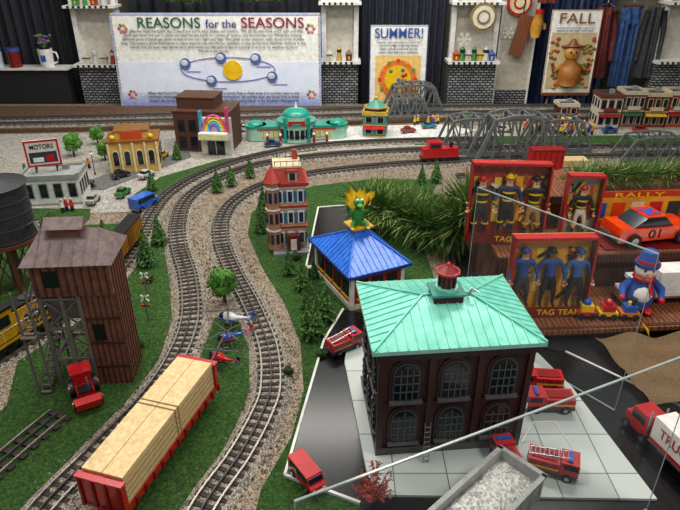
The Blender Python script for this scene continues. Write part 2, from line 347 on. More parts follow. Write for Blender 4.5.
patch('snow_field',[(-.8,31.6),(5,32),(8,34.2),(6,35.4),(0,34.8)],SNOW,.06)
patch('town_street',[(-22,24.9),(-10.5,24.9),(-7.6,29.4),(-8.0,30.6),(-11.5,26.2),(-22,26.2)],mat('street_grey','#4a4b4c','#6d6e6c',9,.8),.06)
patch('shelf_shade_patch',[(3.3,13.9),(6.1,12.6),(8.95,10.2),(14,10.2),(15,21),(4.9,21),(3.3,16)],mat('shade_black','#0c0c0e','#1c1c20',9,.9),.045)  # added dark sheet, stands in for the shadow before and under the shelves
BL=[(-.45,13.6),(-1.15,8.9),(.4,8.2),(.95,6.9),(8.4,6.9),(8.9,10.2),(6.1,13.1),(.1,15.2)]
b=B('station_base_board'); b.prism(BL,0,.07,ASPH)
def strip(b,a,c,w,z0,z1,m):
    a=Vector(a);c=Vector(c);d=(c-a);n=Vector((-d.y,d.x)).normalized()*w/2
    b.prism([tuple(a+n),tuple(a-n),tuple(c-n),tuple(c+n)],z0,z1,m)
for i in (7,0,1): strip(b,BL[i],BL[(i+1)%8],.06,.0,.1,WHT)
strip(b,BL[5],BL[6],.05,0,.1,WHT)
b.prism([(.2,13.4),(.12,12.6),(.55,9.0),(.75,8.35),(6.3,8.25),(5.75,11.6),(5.3,13)],.07,.13,PAVE)
b.done()
patch('black_lane',[(-1.15,17.9),(-1.0,21.0),(-.9,22.9),(.3,23.1),(1.4,21.3),(-.2,19.5),(-.8,17.8)],ASPH,.05)
b=B('lane_curb'); 
Lc=[(-1.15,17.9),(-1.0,21.0),(-.9,22.9),(.3,23.1),(1.4,21.3)]
for i in range(4): strip(b,Lc[i],Lc[i+1],.06,.0,.09,WHT)
b.done()
# ---------------------------------------------------------------- tracks
def spline(P,step):
    P=[Vector((p[0],p[1],p[2] if len(p)>2 else 0)) for p in P]; out=[]
    Q=[P[0]*2-P[1]]+P+[P[-1]*2-P[-2]]
    for i in range(1,len(Q)-2):
        for k in range(30):
            t=k/30; a,b_,c,d=Q[i-1],Q[i],Q[i+1],Q[i+2]
            out.append(.5*((2*b_)+(-a+c)*t+(2*a-5*b_+4*c-d)*t*t+(-a+3*b_-3*c+d)*t**3))
    out.append(P[-1]); res=[out[0]]; acc=0
    for i in range(1,len(out)):
        acc+=(out[i]-out[i-1]).length
        if acc>=step: res.append(out[i]); acc=0
    return res
ALLT=[]
def track(P,ballast=True,name='railroad_track',z=0,tie=TIE,step=.22,bw=.52,tw=.1,keep=False):
    S=spline(P,step); b=B(name); n=len(S)
    if keep: ALLT.append(S)
    fr=[]
    for i in range(n):
        d=(S[min(i+1,n-1)]-S[max(i-1,0)]); d.z=0; d.normalize(); fr.append((S[i],d,Vector((-d.y,d.x,0))))
    def loft(prof,m):
        vs=[];fs=[];k=len(prof)
        for (p,d,nn) in fr:
            for (o,h) in prof: vs.append(tuple(p+nn*o+Vector((0,0,h+z))))
        for i in range(n-1):
            for j in range(k): fs.append((i*k+j,i*k+(j+1)%k,(i+1)*k+(j+1)%k,(i+1)*k+j))
        b.add(vs,fs,m)
    h0=.03
    if ballast: loft([(bw,.0),(bw-.14,.09),(-bw+.14,.09),(-bw,.0)],BALL); h0=.06
    for (p,d,nn) in fr:
        b.box(p.x,p.y,p.z+z+h0,tw,.68,.06,tie,rz=math.atan2(d.y,d.x))
    h=h0+.06
    for o in (-.24,0,.24):
        w=.02 if o else .014
        loft([(o+w,h),(o+w,h+.07),(o-w,h+.07),(o-w,h)],RAIL if o else DGRY)
    return b.done()
ML=[(-6.1,6.6),(-5.8,8.1),(-5.25,9.5),(-4.65,11.1),(-4.35,12.8),(-4.4,14.7),(-5.0,17.05),(-5.8,19.2),(-6.35,21.3),(-6.5,23.8),(-5.6,26.2),(-3.9,28.1),(-1,29.4),(3.1,30.2),(8.5,30.7),(21,31.1)]
MR=[(-3.0,6.6),(-2.66,8.1),(-2.16,9.37),(-1.83,10.6),(-1.72,11.6),(-1.97,13.3),(-2.67,15.3),(-3.56,17.4),(-4.33,19.6),(-4.67,21.6),(-4.45,23.5),(-3.4,25.35),(-1.4,26.8),(1.95,27.9),(4.95,28.5),(9.1,29.1),(21,29.6)]
track(ML,keep=True); track(MR,keep=True)
track([(-12.5,8.5),(-10.2,11),(-8.8,13.3),(-7.7,16),(-7.4,19),(-7.6,21.8),(-7.5,24.2),(-6.6,26.6),(-4.8,28.9),(-1.5,31.0),(3,31.9),(8,32.2)],keep=True)
track([(-7.35,8.9),(-6.95,9.9),(-6.6,10.7)],False,step=.3,tw=.15)
track([(-24,35.2),(-12,36.2),(0,37.6),(8,38.4),(22,38.6)],z=.25); track([(-24,34.0),(-12,34.9),(0,36.1),(8,36.9),(22,37.1)],z=.25)
b=B('track_shelf'); b.prism([(-24,33.3),(-12,34.2),(0,35.3),(8,36.2),(22,36.3),(22,39.0),(-24,39.0)],0,.24,mat('brown_board','#3f2b1d','#6a4e36',5,.8)); b.done()
track([(5.5,26.4),(9,26.8),(21,27.2)])
b=B('loose_ballast_stones'); STN=[plain('#8f8577',.9),plain('#5a524a',.9),plain('#bcb2a2',.9)]
for k in range(2600):
    S=random.choice(ALLT); i=random.randrange(len(S)-1); d=(S[i+1]-S[i]).normalized(); nn=Vector((-d.y,d.x,0)); p=S[i]+nn*random.choice((-1,1))*random.uniform(.42,.72)+d*random.random()*.2
    r=random.uniform(.02,.045); z=.04
    b.add([(p.x-r,p.y-r*.6,z-.02),(p.x+r,p.y-r*.5,z-.02),(p.x,p.y+r,z-.02),(p.x,p.y,z+r)],[(0,1,3),(1,2,3),(2,0,3)],STN[k%3])
b.done()
# ---------------------------------------------------------------- vegetation
def pine_mesh():
    b=B('pine_tree'); b.cyl(0,0,0,.05,.25,BARK,n=6); rnd=random.Random(3)
    for k in range(620):
        t=rnd.random()**.8; z=.15+t*.85; r=.24*(1-t)+.015; a=rnd.random()*6.28
        p=Vector((r*.4*math.cos(a),r*.4*math.sin(a),z)); q=Vector((r*1.1*math.cos(a),r*1.1*math.sin(a),z-.05-rnd.random()*.04))
        sd=Vector((-math.sin(a),math.cos(a),0))*.028
        b.add([tuple(p),tuple(q-sd),tuple(q+Vector((0,0,-.02))),tuple(q+sd)],[(0,1,2,3)],PINE1 if rnd.random()<.7 else PINE2)
    b.cyl(0,0,.12,.14,.84,PINE1,.01,10)
    return b.mesh()
def leaf_mesh(name,m,seed,trunk=True):
    b=B(name); rnd=random.Random(seed)
    if trunk: b.cyl(0,0,0,.05,.5,BARK,.03,8)
    bl=[(rnd.uniform(-.16,.16),rnd.uniform(-.16,.16),(.45 if trunk else .1)+rnd.random()*.35,rnd.uniform(.16,.26)) for i in range(8)]
    for (x,y,z,r) in bl:
        z=max(z,r*.85); b.sph(x,y,z,r*.85,m,8,6)
        for k in range(60):
            d=Vector((rnd.gauss(0,1),rnd.gauss(0,1),rnd.gauss(0,1))).normalized(); p=Vector((x,y,z))+d*r
            if p.z<.03: continue
            u=Vector((rnd.random()-.5,rnd.random()-.5,rnd.random()-.5)).normalized()*.05; v=d.cross(u).normalized()*.04
            b.add([tuple(p-u),tuple(p+v),tuple(p+u),tuple(p-v)],[(0,1,2,3)],m)
    return b.mesh()
PM=pine_mesh(); LM=leaf_mesh('tree',LEAF,5); BM=leaf_mesh('bush',mat('bush_foam','#1b2c0d','#45601f',10,.9),9,False)
for (x,y,s_) in ((-.8,13.9,1.5),(-.5,14.7,1.5),(-.9,15.3,1.1),(-6.6,18.0,1.4),(-6.6,19.6,1.2),(-8.4,19.2,1.2),(-8.3,24.8,1.0),(-5.4,24.7,1.1),(-4.9,25.4,1.0),(-4.2,26.5,1.0),(-3.0,27.3,.9),(-3.1,22.3,1.2),(-2.9,21.4,1.3),(-3.0,20.6,1.0),(-1.7,17.4,1.0),(-1.2,16.4,1.1),(-.9,17.2,.8),(-8.2,29.0,1.0),(4.4,25.9,1.1),(3.6,24.9,1.2),(-1.9,24.4,1.0),(-2.4,23.2,1.1)):
    inst('pine_tree',PM,(x,y,.03),random.random()*6,s_)
for (x,y,s_) in ((-3.55,15.7,1.15),(-14.8,22.2,1.6),(-16.4,23.0,1.6),(-11.8,28.9,1.0),(-13.6,29.5,1.2),(-13.1,31.5,1.0),(7.3,34.6,1.0)):
    inst('tree',LM,(x,y,.03),random.random()*6,s_)
for (x,y,s_) in ((-14.5,19.8,2.2),(-12.8,19.2,1.6),(-10.9,20.6,1.2),(-9.3,18.6,.9),(-.5,12.9,.4),(-1.3,12.2,.4),(-.9,15.9,.45),(-9.9,9.2,1.0),(-1.5,18.4,.5),(-5.5,13.4,.4),(-6.2,16.9,.5),(-5.7,12.2,.35),(-12.2,13.6,1.2),(-15.5,21.0,1.8),(-16.8,20.0,2.2)):
    inst('bush',BM,(x,y,.04),random.random()*6,s_)
b=B('red_bush'); RF=mat('red_foliage','#7a2420','#b85a48',10,.9)
for k in range(34):
    a=random.random()*6.28; r=random.uniform(.1,.45); h=random.uniform(.4,.85); e=(r*math.cos(a),r*math.sin(a),h); b.tube([(0,0,0),(e[0]*.4,e[1]*.4,h*.5),e],[.02,.014,.006],RF,4)
    for j in range(16):
        t=random.uniform(.4,1); p=Vector(e)*t; q=p+Vector((random.gauss(0,.06),random.gauss(0,.06),random.gauss(.02,.06))); b.add([tuple(p),tuple(q+Vector((.025,0,0))),tuple(q-Vector((.025,0,0)))],[(0,1,2)],RF)
b.done((.68,8.25,.07),sc=.95)
garland('pine_garland',[(.9,21.4,.9),(1.8,20.6,1.0),(2.8,19.8,.9),(3.7,19.0,.9),(4.2,18.6,1.4),(4.5,18.9,2.2)],1.25,6000,m1=GAR1,m2=GAR2,th=.028)
garland('pine_garland',[(1.2,23.4,.6),(2.4,22.6,.7),(3.4,21.8,.7),(4.5,21.2,.8)],.8,2200,m1=GAR1,m2=GAR2,th=.028)
garland('pine_garland',[(7.4,18.1,3.15),(8.6,18.2,3.25),(10,18.4,3.2),(12,18.5,3.3),(13.5,18.5,3.2)],.62,3600,m1=GAR1,m2=GAR2,th=.035,zmin=2.8)
# ---------------------------------------------------------------- fire station
def hip_roof(b,w,d,z0,h,a,m,rib=.3,rr=.022):
    vs=[(-w,-d,z0),(w,-d,z0),(w,d,z0),(-w,d,z0),(-a,0,z0+h),(a,0,z0+h)]
    b.add(vs,[(0,1,5,4),(2,3,4,5),(1,2,5),(3,0,4),(3,2,1,0)],m)
    x=-w+rib/2
    while x<w:
        for sy in (-1,1):
            ye=0 if abs(x)<=a else d*(abs(x)-a)/(w-a)
            b.strut((x,sy*d,z0+.01),(x,sy*ye,z0+h*(1-ye/d)+.01),rr,m)
        x+=rib
    y=-d+rib/2
    while y<d:
        for sx in (-1,1):
            t=abs(y)/d; xe=a+(w-a)*t
            b.strut((sx*w,y,z0+.01),(sx*xe,y,z0+h*(1-t)+.01),rr,m)
        y+=rib
    for sx in (-1,1):
        for sy in (-1,1): b.strut((sx*w,sy*d,z0+.02),(sx*a,0,z0+h+.02),rr*1.8,m)
    b.strut((-a,0,z0+h+.02),(a,0,z0+h+.02),rr*2,m)
FR=plain('#3c4244',.4); WG=plain('#14181c',.12)
b=B('fire_station')
W,D,H=3.05,2.3,2.75
b.box(0,0,0,W,D,H,FBRICK)
b.box(0,0,0,W+.12,D+.12,.2,plain('#4a4648')); b.box(0,0,H*.5-.06,W+.06,D+.06,.1,plain('#2b0d10')); b.box(0,0,H-.2,W+.2,D+.2,.2,plain('#2b0d10'))
def arched_window(o,u,n,w,h):
    o=Vector(o);u=Vector(u);n=Vector(n); fx=abs(u.x)>.5
    b.arch(o+n*-.01,u,n,w+.14,h+.08,.04,plain('#2a0b0e'))
    b.arch(o,u,n,w,h,.05,FR); b.arch(o+n*.02+Vector((0,0,.05)),u,n,w-.09,h-.09,.05,WG)
    MU=plain('#4e5557')
    for du in (-.22,0,.22):
        q=o+n*.07+u*du*w; hh=h-.05 if du==0 else h-.16
        b.box(q.x,q.y,q.z,.022 if fx else .03,.03 if fx else .022,hh,MU)
    for zz in (.25,.47,.69):
        q=o+n*.07
        if fx: b.box(q.x,q.y,q.z+h*zz,w-.06,.03,.022,MU)
        else: b.box(q.x,q.y,q.z+h*zz,.03,w-.06,.022,MU)
    q=o+n*.05
    if fx: b.box(q.x,q.y,q.z-.06,w+.12,.12,.07,plain('#5b5658'))
    else: b.box(q.x,q.y,q.z-.06,.12,w+.12,.07,plain('#5b5658'))
for x in (-1.0,0,1.0):
    arched_window((x,-D/2,.35),(1,0,0),(0,-1,0),.56,.88); arched_window((x,-D/2,1.48),(1,0,0),(0,-1,0),.56,.95)
    arched_window((x,D/2,1.48),(-1,0,0),(0,1,0),.56,.95)
for y in (-.7,0,.7):
    for sx in (-1,1):
        arched_window((sx*W/2,y,1.5),(0,1,0),(sx,0,0),.42,.88); arched_window((sx*W/2,y,.4),(0,1,0),(sx,0,0),.42,.82)
for x in (-W/2,-.5,.5,W/2): b.box(x,-D/2-.03,.2,.12,.08,H-.4,plain('#34100f'))
b.box(0,0,H,W+.42,D+.36,.09,plain('#8fc9bd'))
hip_roof(b,W/2+.2,D/2+.17,H+.09,.4,.5,TEALR,.2,.016)
b.box(0,0,H+.38,.62,.5,.2,FBRICK); b.box(0,0,H+.58,.7,.58,.05,plain('#3f8f82')); b.cyl(0,0,H+.6,.24,.1,TEALR,n=12)
b.cyl(0,0,H+.68,.16,.34,plain('#7b1518'),n=10)
for i in range(8):
    a=i*math.pi/4; b.box(.175*math.cos(a),.175*math.sin(a),H+.72,.04,.04,.26,K)
b.cyl(0,0,H+1.02,.25,.05,RED,n=14); b.cyl(0,0,H+1.07,.22,.12,plain('#8a1a1c'),.04,14); b.sph(0,0,H+1.2,.05,RED)
b.tube([(.45,-.1,H+.5),(.5,-.15,H+.7),(.62,-.2,H+.62)],.03,SIL,6)
for sx in (-.06,.06): b.strut((-.55+sx,-D/2-.35,0),(-.5+sx,-D/2-.1,.9),.012,SIL)
for i in range(8):
    t=i/8; b.strut((-.61+.05*t,-D/2-.35+.25*t,.05+.85*t),(-.49+.05*t,-D/2-.35+.25*t,.05+.85*t),.01,SIL)
b.done((2.22,10.72,.13),R(5.5))
# ---------------------------------------------------------------- blue roof restaurant
b=B('blue_roof_diner')
RW=plain('#b3231c'); 
b.box(0,0,0,1.75,2.55,1.15,RW); b.box(0,0,0,1.85,2.65,.15,plain('#ddd8cc'))
for y in (-.9,-.3,.3,.9):
    for sx in (-1,1): b.box(sx*.88,y,.35,.05,.42,.6,GLS); b.box(sx*.9,y,.3,.05,.5,.06,YEL)
for x in (-.5,0,.5):
    b.box(x,-1.28,.35,.36,.05,.6,GLS); b.box(x,-1.3,.3,.42,.05,.06,YEL)
for sx in (-1,1):
    for sy in (-1,1): b.box(sx*.86,sy*1.26,0,.12,.12,1.15,WHT)
b.box(0,0,1.15,2.15,2.95,.08,plain('#0e3b94'))
hip_roof(b,1.05,1.45,1.22,.75,.12,BLUER,.18,.02)
b.box(0,0,1.8,.6,.6,.35,BLUER,tx=.8,ty=.8); b.box(0,0,2.1,.7,.7,.06,plain('#d8a820'))
b.done((.57,16.75,.03),R(26))
b=B('mascot_figure'); GRN=plain('#2f8a35'); 
b.tube([(0,0,0),(0,0,.15),(0,-.02,.38),(0,-.04,.55),(0,-.1,.7)],[.1,.2,.19,.12,.08],GRN,12)
b.sph(0,-.12,.78,(.16,.17,.14),GRN); b.sph(0,-.26,.74,(.1,.12,.07),plain('#57b04a'))
for sx in (-1,1):
    b.sph(sx*.07,-.2,.88,.05,WHT); b.sph(sx*.07,-.245,.88,.022,K)
    b.tube([(sx*.14,-.03,.45),(sx*.3,-.12,.5),(sx*.36,-.14,.72)],[.06,.05,.035],GRN,8)
    b.tube([(sx*.1,-.05,.12),(sx*.22,-.25,.14),(sx*.24,-.32,.03)],[.09,.07,.05],GRN,8); b.sph(sx*.24,-.36,.04,(.06,.1,.04),YEL)
    for k in range(3):
        a=sx*(.35+.38*k)-.15; ln=random.uniform(.8,1.1); b.tube([(sx*.1,.06,.5),(math.sin(a)*.35*ln,.1,.55+.5*math.cos(a)*ln),(math.sin(a)*.5*ln,.12,.6+.7*math.cos(a)*ln)],[.05,.12,.01],YEL,6)
b.tube([(0,.15,.15),(0,.4,.1),(.1,.55,.3)],[.1,.06,.02],GRN,8)
b.tube([(.32,-.15,.7),(.38,-.17,1.0),(.46,-.15,1.12)],[.04,.08,.01],YEL,8)
b.done((.55,16.7,2.18),R(10))
# ---------------------------------------------------------------- victorian tower house
b=B('victorian_house'); CR=plain('#cdb08a'); TR=plain('#a8382c'); BW=plain('#22304a',.15); RR=plain('#b03a30')
b.box(0,0,0,1.3,1.3,.12,GRY); b.box(0,0,.12,1.15,1.15,2.3,CR)
for fl in range(3):
    z=.2+fl*.76
    b.box(0,0,z+.66,1.27,1.27,.07,TR); b.box(0,0,z+.6,1.2,1.2,.05,WHT)
    for x in (-.3,.05,.4):
        b.box(x,-.58,z+.08,.22,.05,.46,WHT); b.box(x,-.6,z+.12,.14,.04,.36,BW); b.box(-.58,x,z+.08,.05,.22,.46,WHT); b.box(-.6,x,z+.12,.04,.14,.36,BW); b.box(.58,x,z+.12,.05,.18,.36,BW)
        b.box(x-.15,-.6,z+.1,.05,.03,.38,plain('#3a6a8a')); b.box(x+.15,-.6,z+.1,.05,.03,.38,plain('#3a6a8a'))
b.cyl(-.52,-.52,.12,.25,2.45,plain('#b8866a'),n=8,sm=False)
for fl in range(3):
    for k in range(8):
        a=(k+.5)*math.pi/4; b.box(-.52+.235*math.cos(a),-.52+.235*math.sin(a),.35+fl*.76,.03,.11,.36,BW,rz=a)
    b.cyl(-.52,-.52,.82+fl*.76,.28,.05,WHT,n=8,sm=False)
b.cyl(-.52,-.52,2.57,.32,.5,RR,.02,8,sm=False)
b.box(0,0,2.42,1.36,1.36,.1,TR); b.box(0,0,2.52,1.2,1.2,.45,RR,tx=.72,ty=.72); b.box(0,0,2.97,.92,.92,.06,plain('#d8c8a8'))
b.box(.15,-.5,2.55,.3,.2,.35,CR); b.box(.15,-.61,2.6,.18,.02,.24,BW); b.box(.15,-.5,2.88,.36,.26,.06,TR)
for x in (-.4,-.2,0,.2,.4): b.box(x,-.4,3.03,.02,.02,.15,K); b.box(x,.4,3.03,.02,.02,.15,K)
b.box(0,-.4,3.17,.86,.02,.02,K); b.box(.3,.3,2.9,.16,.16,.45,TR); b.box(.1,-.72,.12,.45,.26,.55,plain('#6a2a24')); b.box(.1,-.86,.15,.2,.02,.4,WHT)
b.box(0,-.8,0,1.2,.4,.1,GRY)
b.done((-1.85,19.7,.03),R(8),1.03)
# ---------------------------------------------------------------- coaling tower
b=B('coaling_tower'); TB=mat('tower_boards','#56301f','#84503a',5,.7); TRf=mat('tower_roof','#5a4b4e','#857474',6,.7); TG=plain('#6d6560',.7); TBD=plain('#3f2018')
b.box(0,0,3.0,2.0,1.35,1.05,TB)
for x in [i*.2-.9 for i in range(10)]: b.box(x,-.69,3.0,.025,.03,1.05,TBD)
for y in [i*.2-.5 for i in range(6)]: b.box(1.01,y,0.0,.02,.025,4.05,TBD)
for x in [.1+i*.15 for i in range(7)]: b.box(x,-.61,0.0,.02,.02,3.0,TBD)
b.add([(-1.15,-.85,3.98),(1.15,-.85,3.98),(1.15,.85,3.98),(-1.15,.85,3.98),(-.75,0,4.65),(.75,0,4.65)],[(0,1,5,4),(2,3,4,5),(1,2,5),(3,0,4),(3,2,1,0)],TRf)
for i in range(6): b.strut((-.75+i*.3,-.85,4.0),(-.75+i*.3,0,4.67),.015,TRf)
b.box(-.1,0,4.5,.8,.4,.25,TB); b.add([(-.6,-.3,4.75),(.4,-.3,4.75),(.4,.3,4.75),(-.6,.3,4.75),(-.6,0,4.98),(.4,0,4.98)],[(0,1,5,4),(2,3,4,5),(1,2,5),(3,0,4),(3,2,1,0)],TRf)
b.box(.54,0,0,.92,1.2,3.0,TB)
for z in (.6,1.4,2.2): b.box(.54,0,z,.98,1.26,.06,TBD)
b.box(-.5,-.69,3.3,.4,.04,.45,WG); b.box(.4,-.62,1.55,.3,.06,.5,WG)
for x in (-.95,-.4,.05):
    for y in (-.6,.6): b.box(x,y,0,.1,.1,3.0,TG)
for z in (.9,1.9,2.85):
    for y in (-.6,.6): b.box(-.45,y,z,1.1,.07,.08,TG)
    b.box(-.95,0,z,.07,1.2,.08,TG)
for (za,zb) in ((0,.95),(.95,1.95),(1.95,2.9)):
    for y in (-.6,.6): b.strut((-.95,y,za),(.05,y,zb),.03,TG); b.strut((.05,y,za),(-.95,y,zb),.03,TG)
b.box(-.45,-.1,2.2,.8,.8,.8,TG,tx=1.1,ty=1.1)
for k in range(3):
    z0=k*.98
    y0,y1=((-.9,.5) if k%2==0 else (.5,-.9))
    for dx in (-.12,.12): b.strut((-1.3+dx,y0,z0+.05),(-1.3+dx,y1,z0+.98),.025,TG); b.strut((-1.3+dx,y0,z0+.35),(-1.3+dx,y1,z0+1.28),.014,TG)
    for i in range(9):
        t=i/9; b.box(-1.3,y0+(y1-y0)*t,z0+.05+.93*t,.26,.1,.03,TG)
    b.box(-1.3,y1,z0+.96,.4,.3,.04,TG)
for y in (-.9,.55):
    for x in (-1.48,-1.12): b.box(x,y,0,.05,.05,3.3,TG)
b.done((-6.15,12.35,.03),R(4),.88)
b=B('water_tower'); WT=mat('tank_black','#17181a','#33343a',7,.5)
b.cyl(0,0,1.75,.9,1.7,WT,n=28); 
for z in (1.8,2.2,2.6,3.0,3.35): b.cyl(0,0,z,.92,.04,DGRY,n=28)
b.cyl(0,0,3.45,.98,.25,WT,.05,28); b.cyl(0,0,1.65,1.0,.1,BRN,n=28)
for i in range(6):
    a=i*math.pi/3; b.box(.72*math.cos(a),.72*math.sin(a),0,.1,.1,1.68,BRN)
    a2=a+math.pi/3; b.strut((.72*math.cos(a),.72*math.sin(a),.1),(.72*math.cos(a2),.72*math.sin(a2),1.6),.025,BRN); b.strut((.72*math.cos(a),.72*math.sin(a),1.6),(.72*math.cos(a2),.72*math.sin(a2),.1),.025,BRN)
b.cyl(0,0,0,.16,1.7,DGRY); b.tube([(.9,-.2,2.2),(1.2,-.4,2.4),(1.4,-.5,1.7)],.06,DGRY,8)
b.done((-10.35,16.7,.05))
# ---------------------------------------------------------------- diesel locomotive
b=B('diesel_locomotive'); LY=plain('#e2a714',.35)
L=4.6
b.box(0,0,.32,L,.62,.12,K); b.box(.1,0,.44,L-.9,.5,.62,LY); b.box(.1,0,1.06,L-.9,.44,.08,K)
b.box(-L/2+.75,0,.44,.6,.6,.85,LY); b.box(-L/2+.75,0,1.29,.66,.64,.06,K); b.box(-L/2+.3,0,.44,.45,.4,.45,LY)
for sy in (-1,1):
    b.box(-L/2+.75,sy*.3,.85,.4,.02,.3,GLS); b.box(.4,sy*.26,.6,2.6,.02,.22,K); b.box(0,sy*.31,.33,L,.02,.08,LY)
    b.strut((-L/2+.1,sy*.3,.75),(L/2-.1,sy*.3,.75),.012,WHT)
    for i in range(9): b.strut((-L/2+.1+i*.55,sy*.3,.44),(-L/2+.1+i*.55,sy*.3,.75),.01,WHT)
b.box(-L/2+.45,0,.88,.02,.5,.3,GLS)
for x in (-.6,.2,1.0): b.cyl(x,0,1.12,.16,.06,DGRY)
for cx in (-1.5,1.5):
    b.box(cx,0,.14,1.2,.5,.16,DGRY)
    for dx in (-.4,0,.4): b.cyl(cx+dx,-.27,.16,.16,.54,K,axis='y')
b.box(0,0,.1,1.2,.4,.22,K)
b.done((-8.35,14.4,.18),math.atan2(2.7,1.2))
b=B('box_car'); b.box(0,0,.3,3,.6,.9,plain('#a87418')); b.box(0,0,1.2,3.05,.64,.07,K)
for i in range(13): 
    for sy in (-1,1): b.box(-1.4+i*.233,sy*.31,.3,.03,.02,.9,plain('#8d5d10'))
for sy in (-1,1): b.box(0,sy*.32,.32,.6,.02,.84,plain('#7a4a10'))
for cx in (-1,1):
    for dx in (-.2,.2): b.cyl(cx+dx,-.26,.16,.15,.52,K,axis='y')
    b.box(cx,0,.15,.7,.4,.15,DGRY)
b.done((-7.5,18.7,.18),math.atan2(3,.2),.75)
def wheels(b,xs,w=.25,r=.15,z=.15):
    for x in xs: b.cyl(x-.0,-w,z,r,.06,DGRY,axis='y'); b.cyl(x,w-.06,z,r,.06,DGRY,axis='y'); b.cyl(x,-w,z,.03,2*w,SIL,axis='y',n=6)
b=B('lumber_flatcar'); L=3.8
b.box(0,0,.34,L,.96,.14,RED); 
for x in [i*.31-1.86 for i in range(13)]:
    for sy in (-1,1): b.box(x,sy*.49,.3,.06,.05,.2,plain('#8f0d12'))
for sx in (-1,1):
    b.box(sx*(L/2-.06),0,.4,.12,.98,.7,RED); 
    for y in (-.42,-.14,.14,.42): b.box(sx*(L/2+.01),y,.4,.05,.05,.7,plain('#8f0d12'))
    b.box(sx*(L/2-.06),0,1.08,.16,1.02,.05,RED); b.cyl(sx*L/2,0,.28,.06,.15 ,K,axis='x'); b.box(sx*1.25,0,.16,.9,.4,.18,K)
    wheels(b,(sx*1.25-.25,sx*1.25+.25))
for (y,z) in ((-.225,.48),(.225,.48),(-.225,.84),(.225,.84)): b.box(0,y,z,L-.3,.435,.35,LUMB)
b.box(.1,0,.48,.025,.91,.73,plain('#8a7452')); b.box(.22,0,.48,.02,.91,.73,plain('#8a7452'))
for k in range(5): b.box(0,-.45,.52+.14*k,L-.29,.02,.012,plain('#a88c5c')); b.box(0,.45,.52+.14*k,L-.29,.02,.012,plain('#a88c5c'))
b.done((-3.92,9.6,.03),math.atan2(3.7,1.1))
b=B('gravel_gondola'); GG=mat('gondola_grey','#8a8d8c','#b0b3b0',6,.5)
L=2.6; b.box(0,0,.3,L,1.0,.1,GG)
for sy in (-1,1):
    b.box(0,sy*.48,.35,L,.05,.6,GG); b.box(0,sy*.5,.93,L+.06,.1,.06,GG)
    for i in range(8): b.box(-L/2+.1+i*(L-.2)/7,sy*.52,.32,.05,.05,.62,GG)
for sx in (-1,1):
    b.box(sx*(L/2-.02),0,.35,.05,1.0,.6,GG); b.box(sx*L/2,0,.93,.1,1.1,.06,GG); b.box(sx*.85,0,.14,.7,.4,.18,K); wheels(b,(sx*.85-.22,sx*.85+.22))
GV=mat('white_gravel','#8f8f8c','#efeeea',22,.9,bump=1,tex='gravel',c3='#c9c8c4')
n=26;m_=12;vs=[];fs=[]
for i in range(n+1):
    for j in range(m_+1):
        u=i/n*2-1;v=j/m_*2-1; vs.append((u*(L/2-.05),v*.45,.72+.2*(1-v*v)*(1-u**4)+random.uniform(-.02,.03)))
for i in range(n):
    for j in range(m_): a=i*(m_+1)+j; fs.append((a,a+m_+1,a+m_+2,a+1))
b.add(vs,fs,GV,True); b.done((2.62,7.55,.07),R(43),.96)
# ---------------------------------------------------------------- vehicles
def car(loc,rz,c,name='toy_car',L=.95,van=False):
    b=B(name); m=plain(c,.25,coat=.6) ; w=.4*L
    if van: 
        b.side([(-.5*L,.1),(.5*L,.1),(.5*L,.27*L),(.4*L,.3*L),(.32*L,.48*L),(-.5*L,.5*L)],0,0,0,w,m)
        b.side([(-.4*L,.3*L),(.34*L,.3*L),(.29*L,.44*L),(-.4*L,.45*L)],0,0,0,w+.01,GLS)
        b.box(.37*L,0,.33*L,.03,w*.85,.12*L,GLS,ry=-.4)
    else:
        b.side([(-.5*L,.1),(.5*L,.1),(.5*L,.22*L),(.44*L,.26*L),(.18*L,.29*L),(-.3*L,.29*L),(-.48*L,.28*L),(-.5*L,.2*L)],0,0,0,w,m)
        b.side([(-.34*L,.28*L),(.2*L,.28*L),(.07*L,.42*L),(-.22*L,.42*L)],0,0,0,w*.86,GLS); b.box(-.075*L,0,.41*L,.3*L,w*.84,.03*L,m)
        b.box(.1*L,0,.28*L,.02,w*.87,.1*L,m)
    for x in (-.3*L,.3*L):
        for sy in (-1,1): b.cyl(x,sy*w*.48-.03,.1*L,.1*L,.06,K,axis='y'); b.cyl(x,sy*w*.5-.035,.1*L,.05*L,.07,SIL,axis='y',n=10)
    for sy in (-1,1): b.box(.5*L,sy*w*.32,.17*L,.02,.06,.05,WHT); b.box(-.5*L,sy*w*.32,.18*L,.02,.06,.04,RED)
    b.box(.5*L,0,.1*L,.04,w,.04*L,SIL); b.box(-.5*L,0,.1*L,.04,w,.04*L,SIL)
    return b.done(loc,rz)
DRD=plain('#8f0d12',.3)
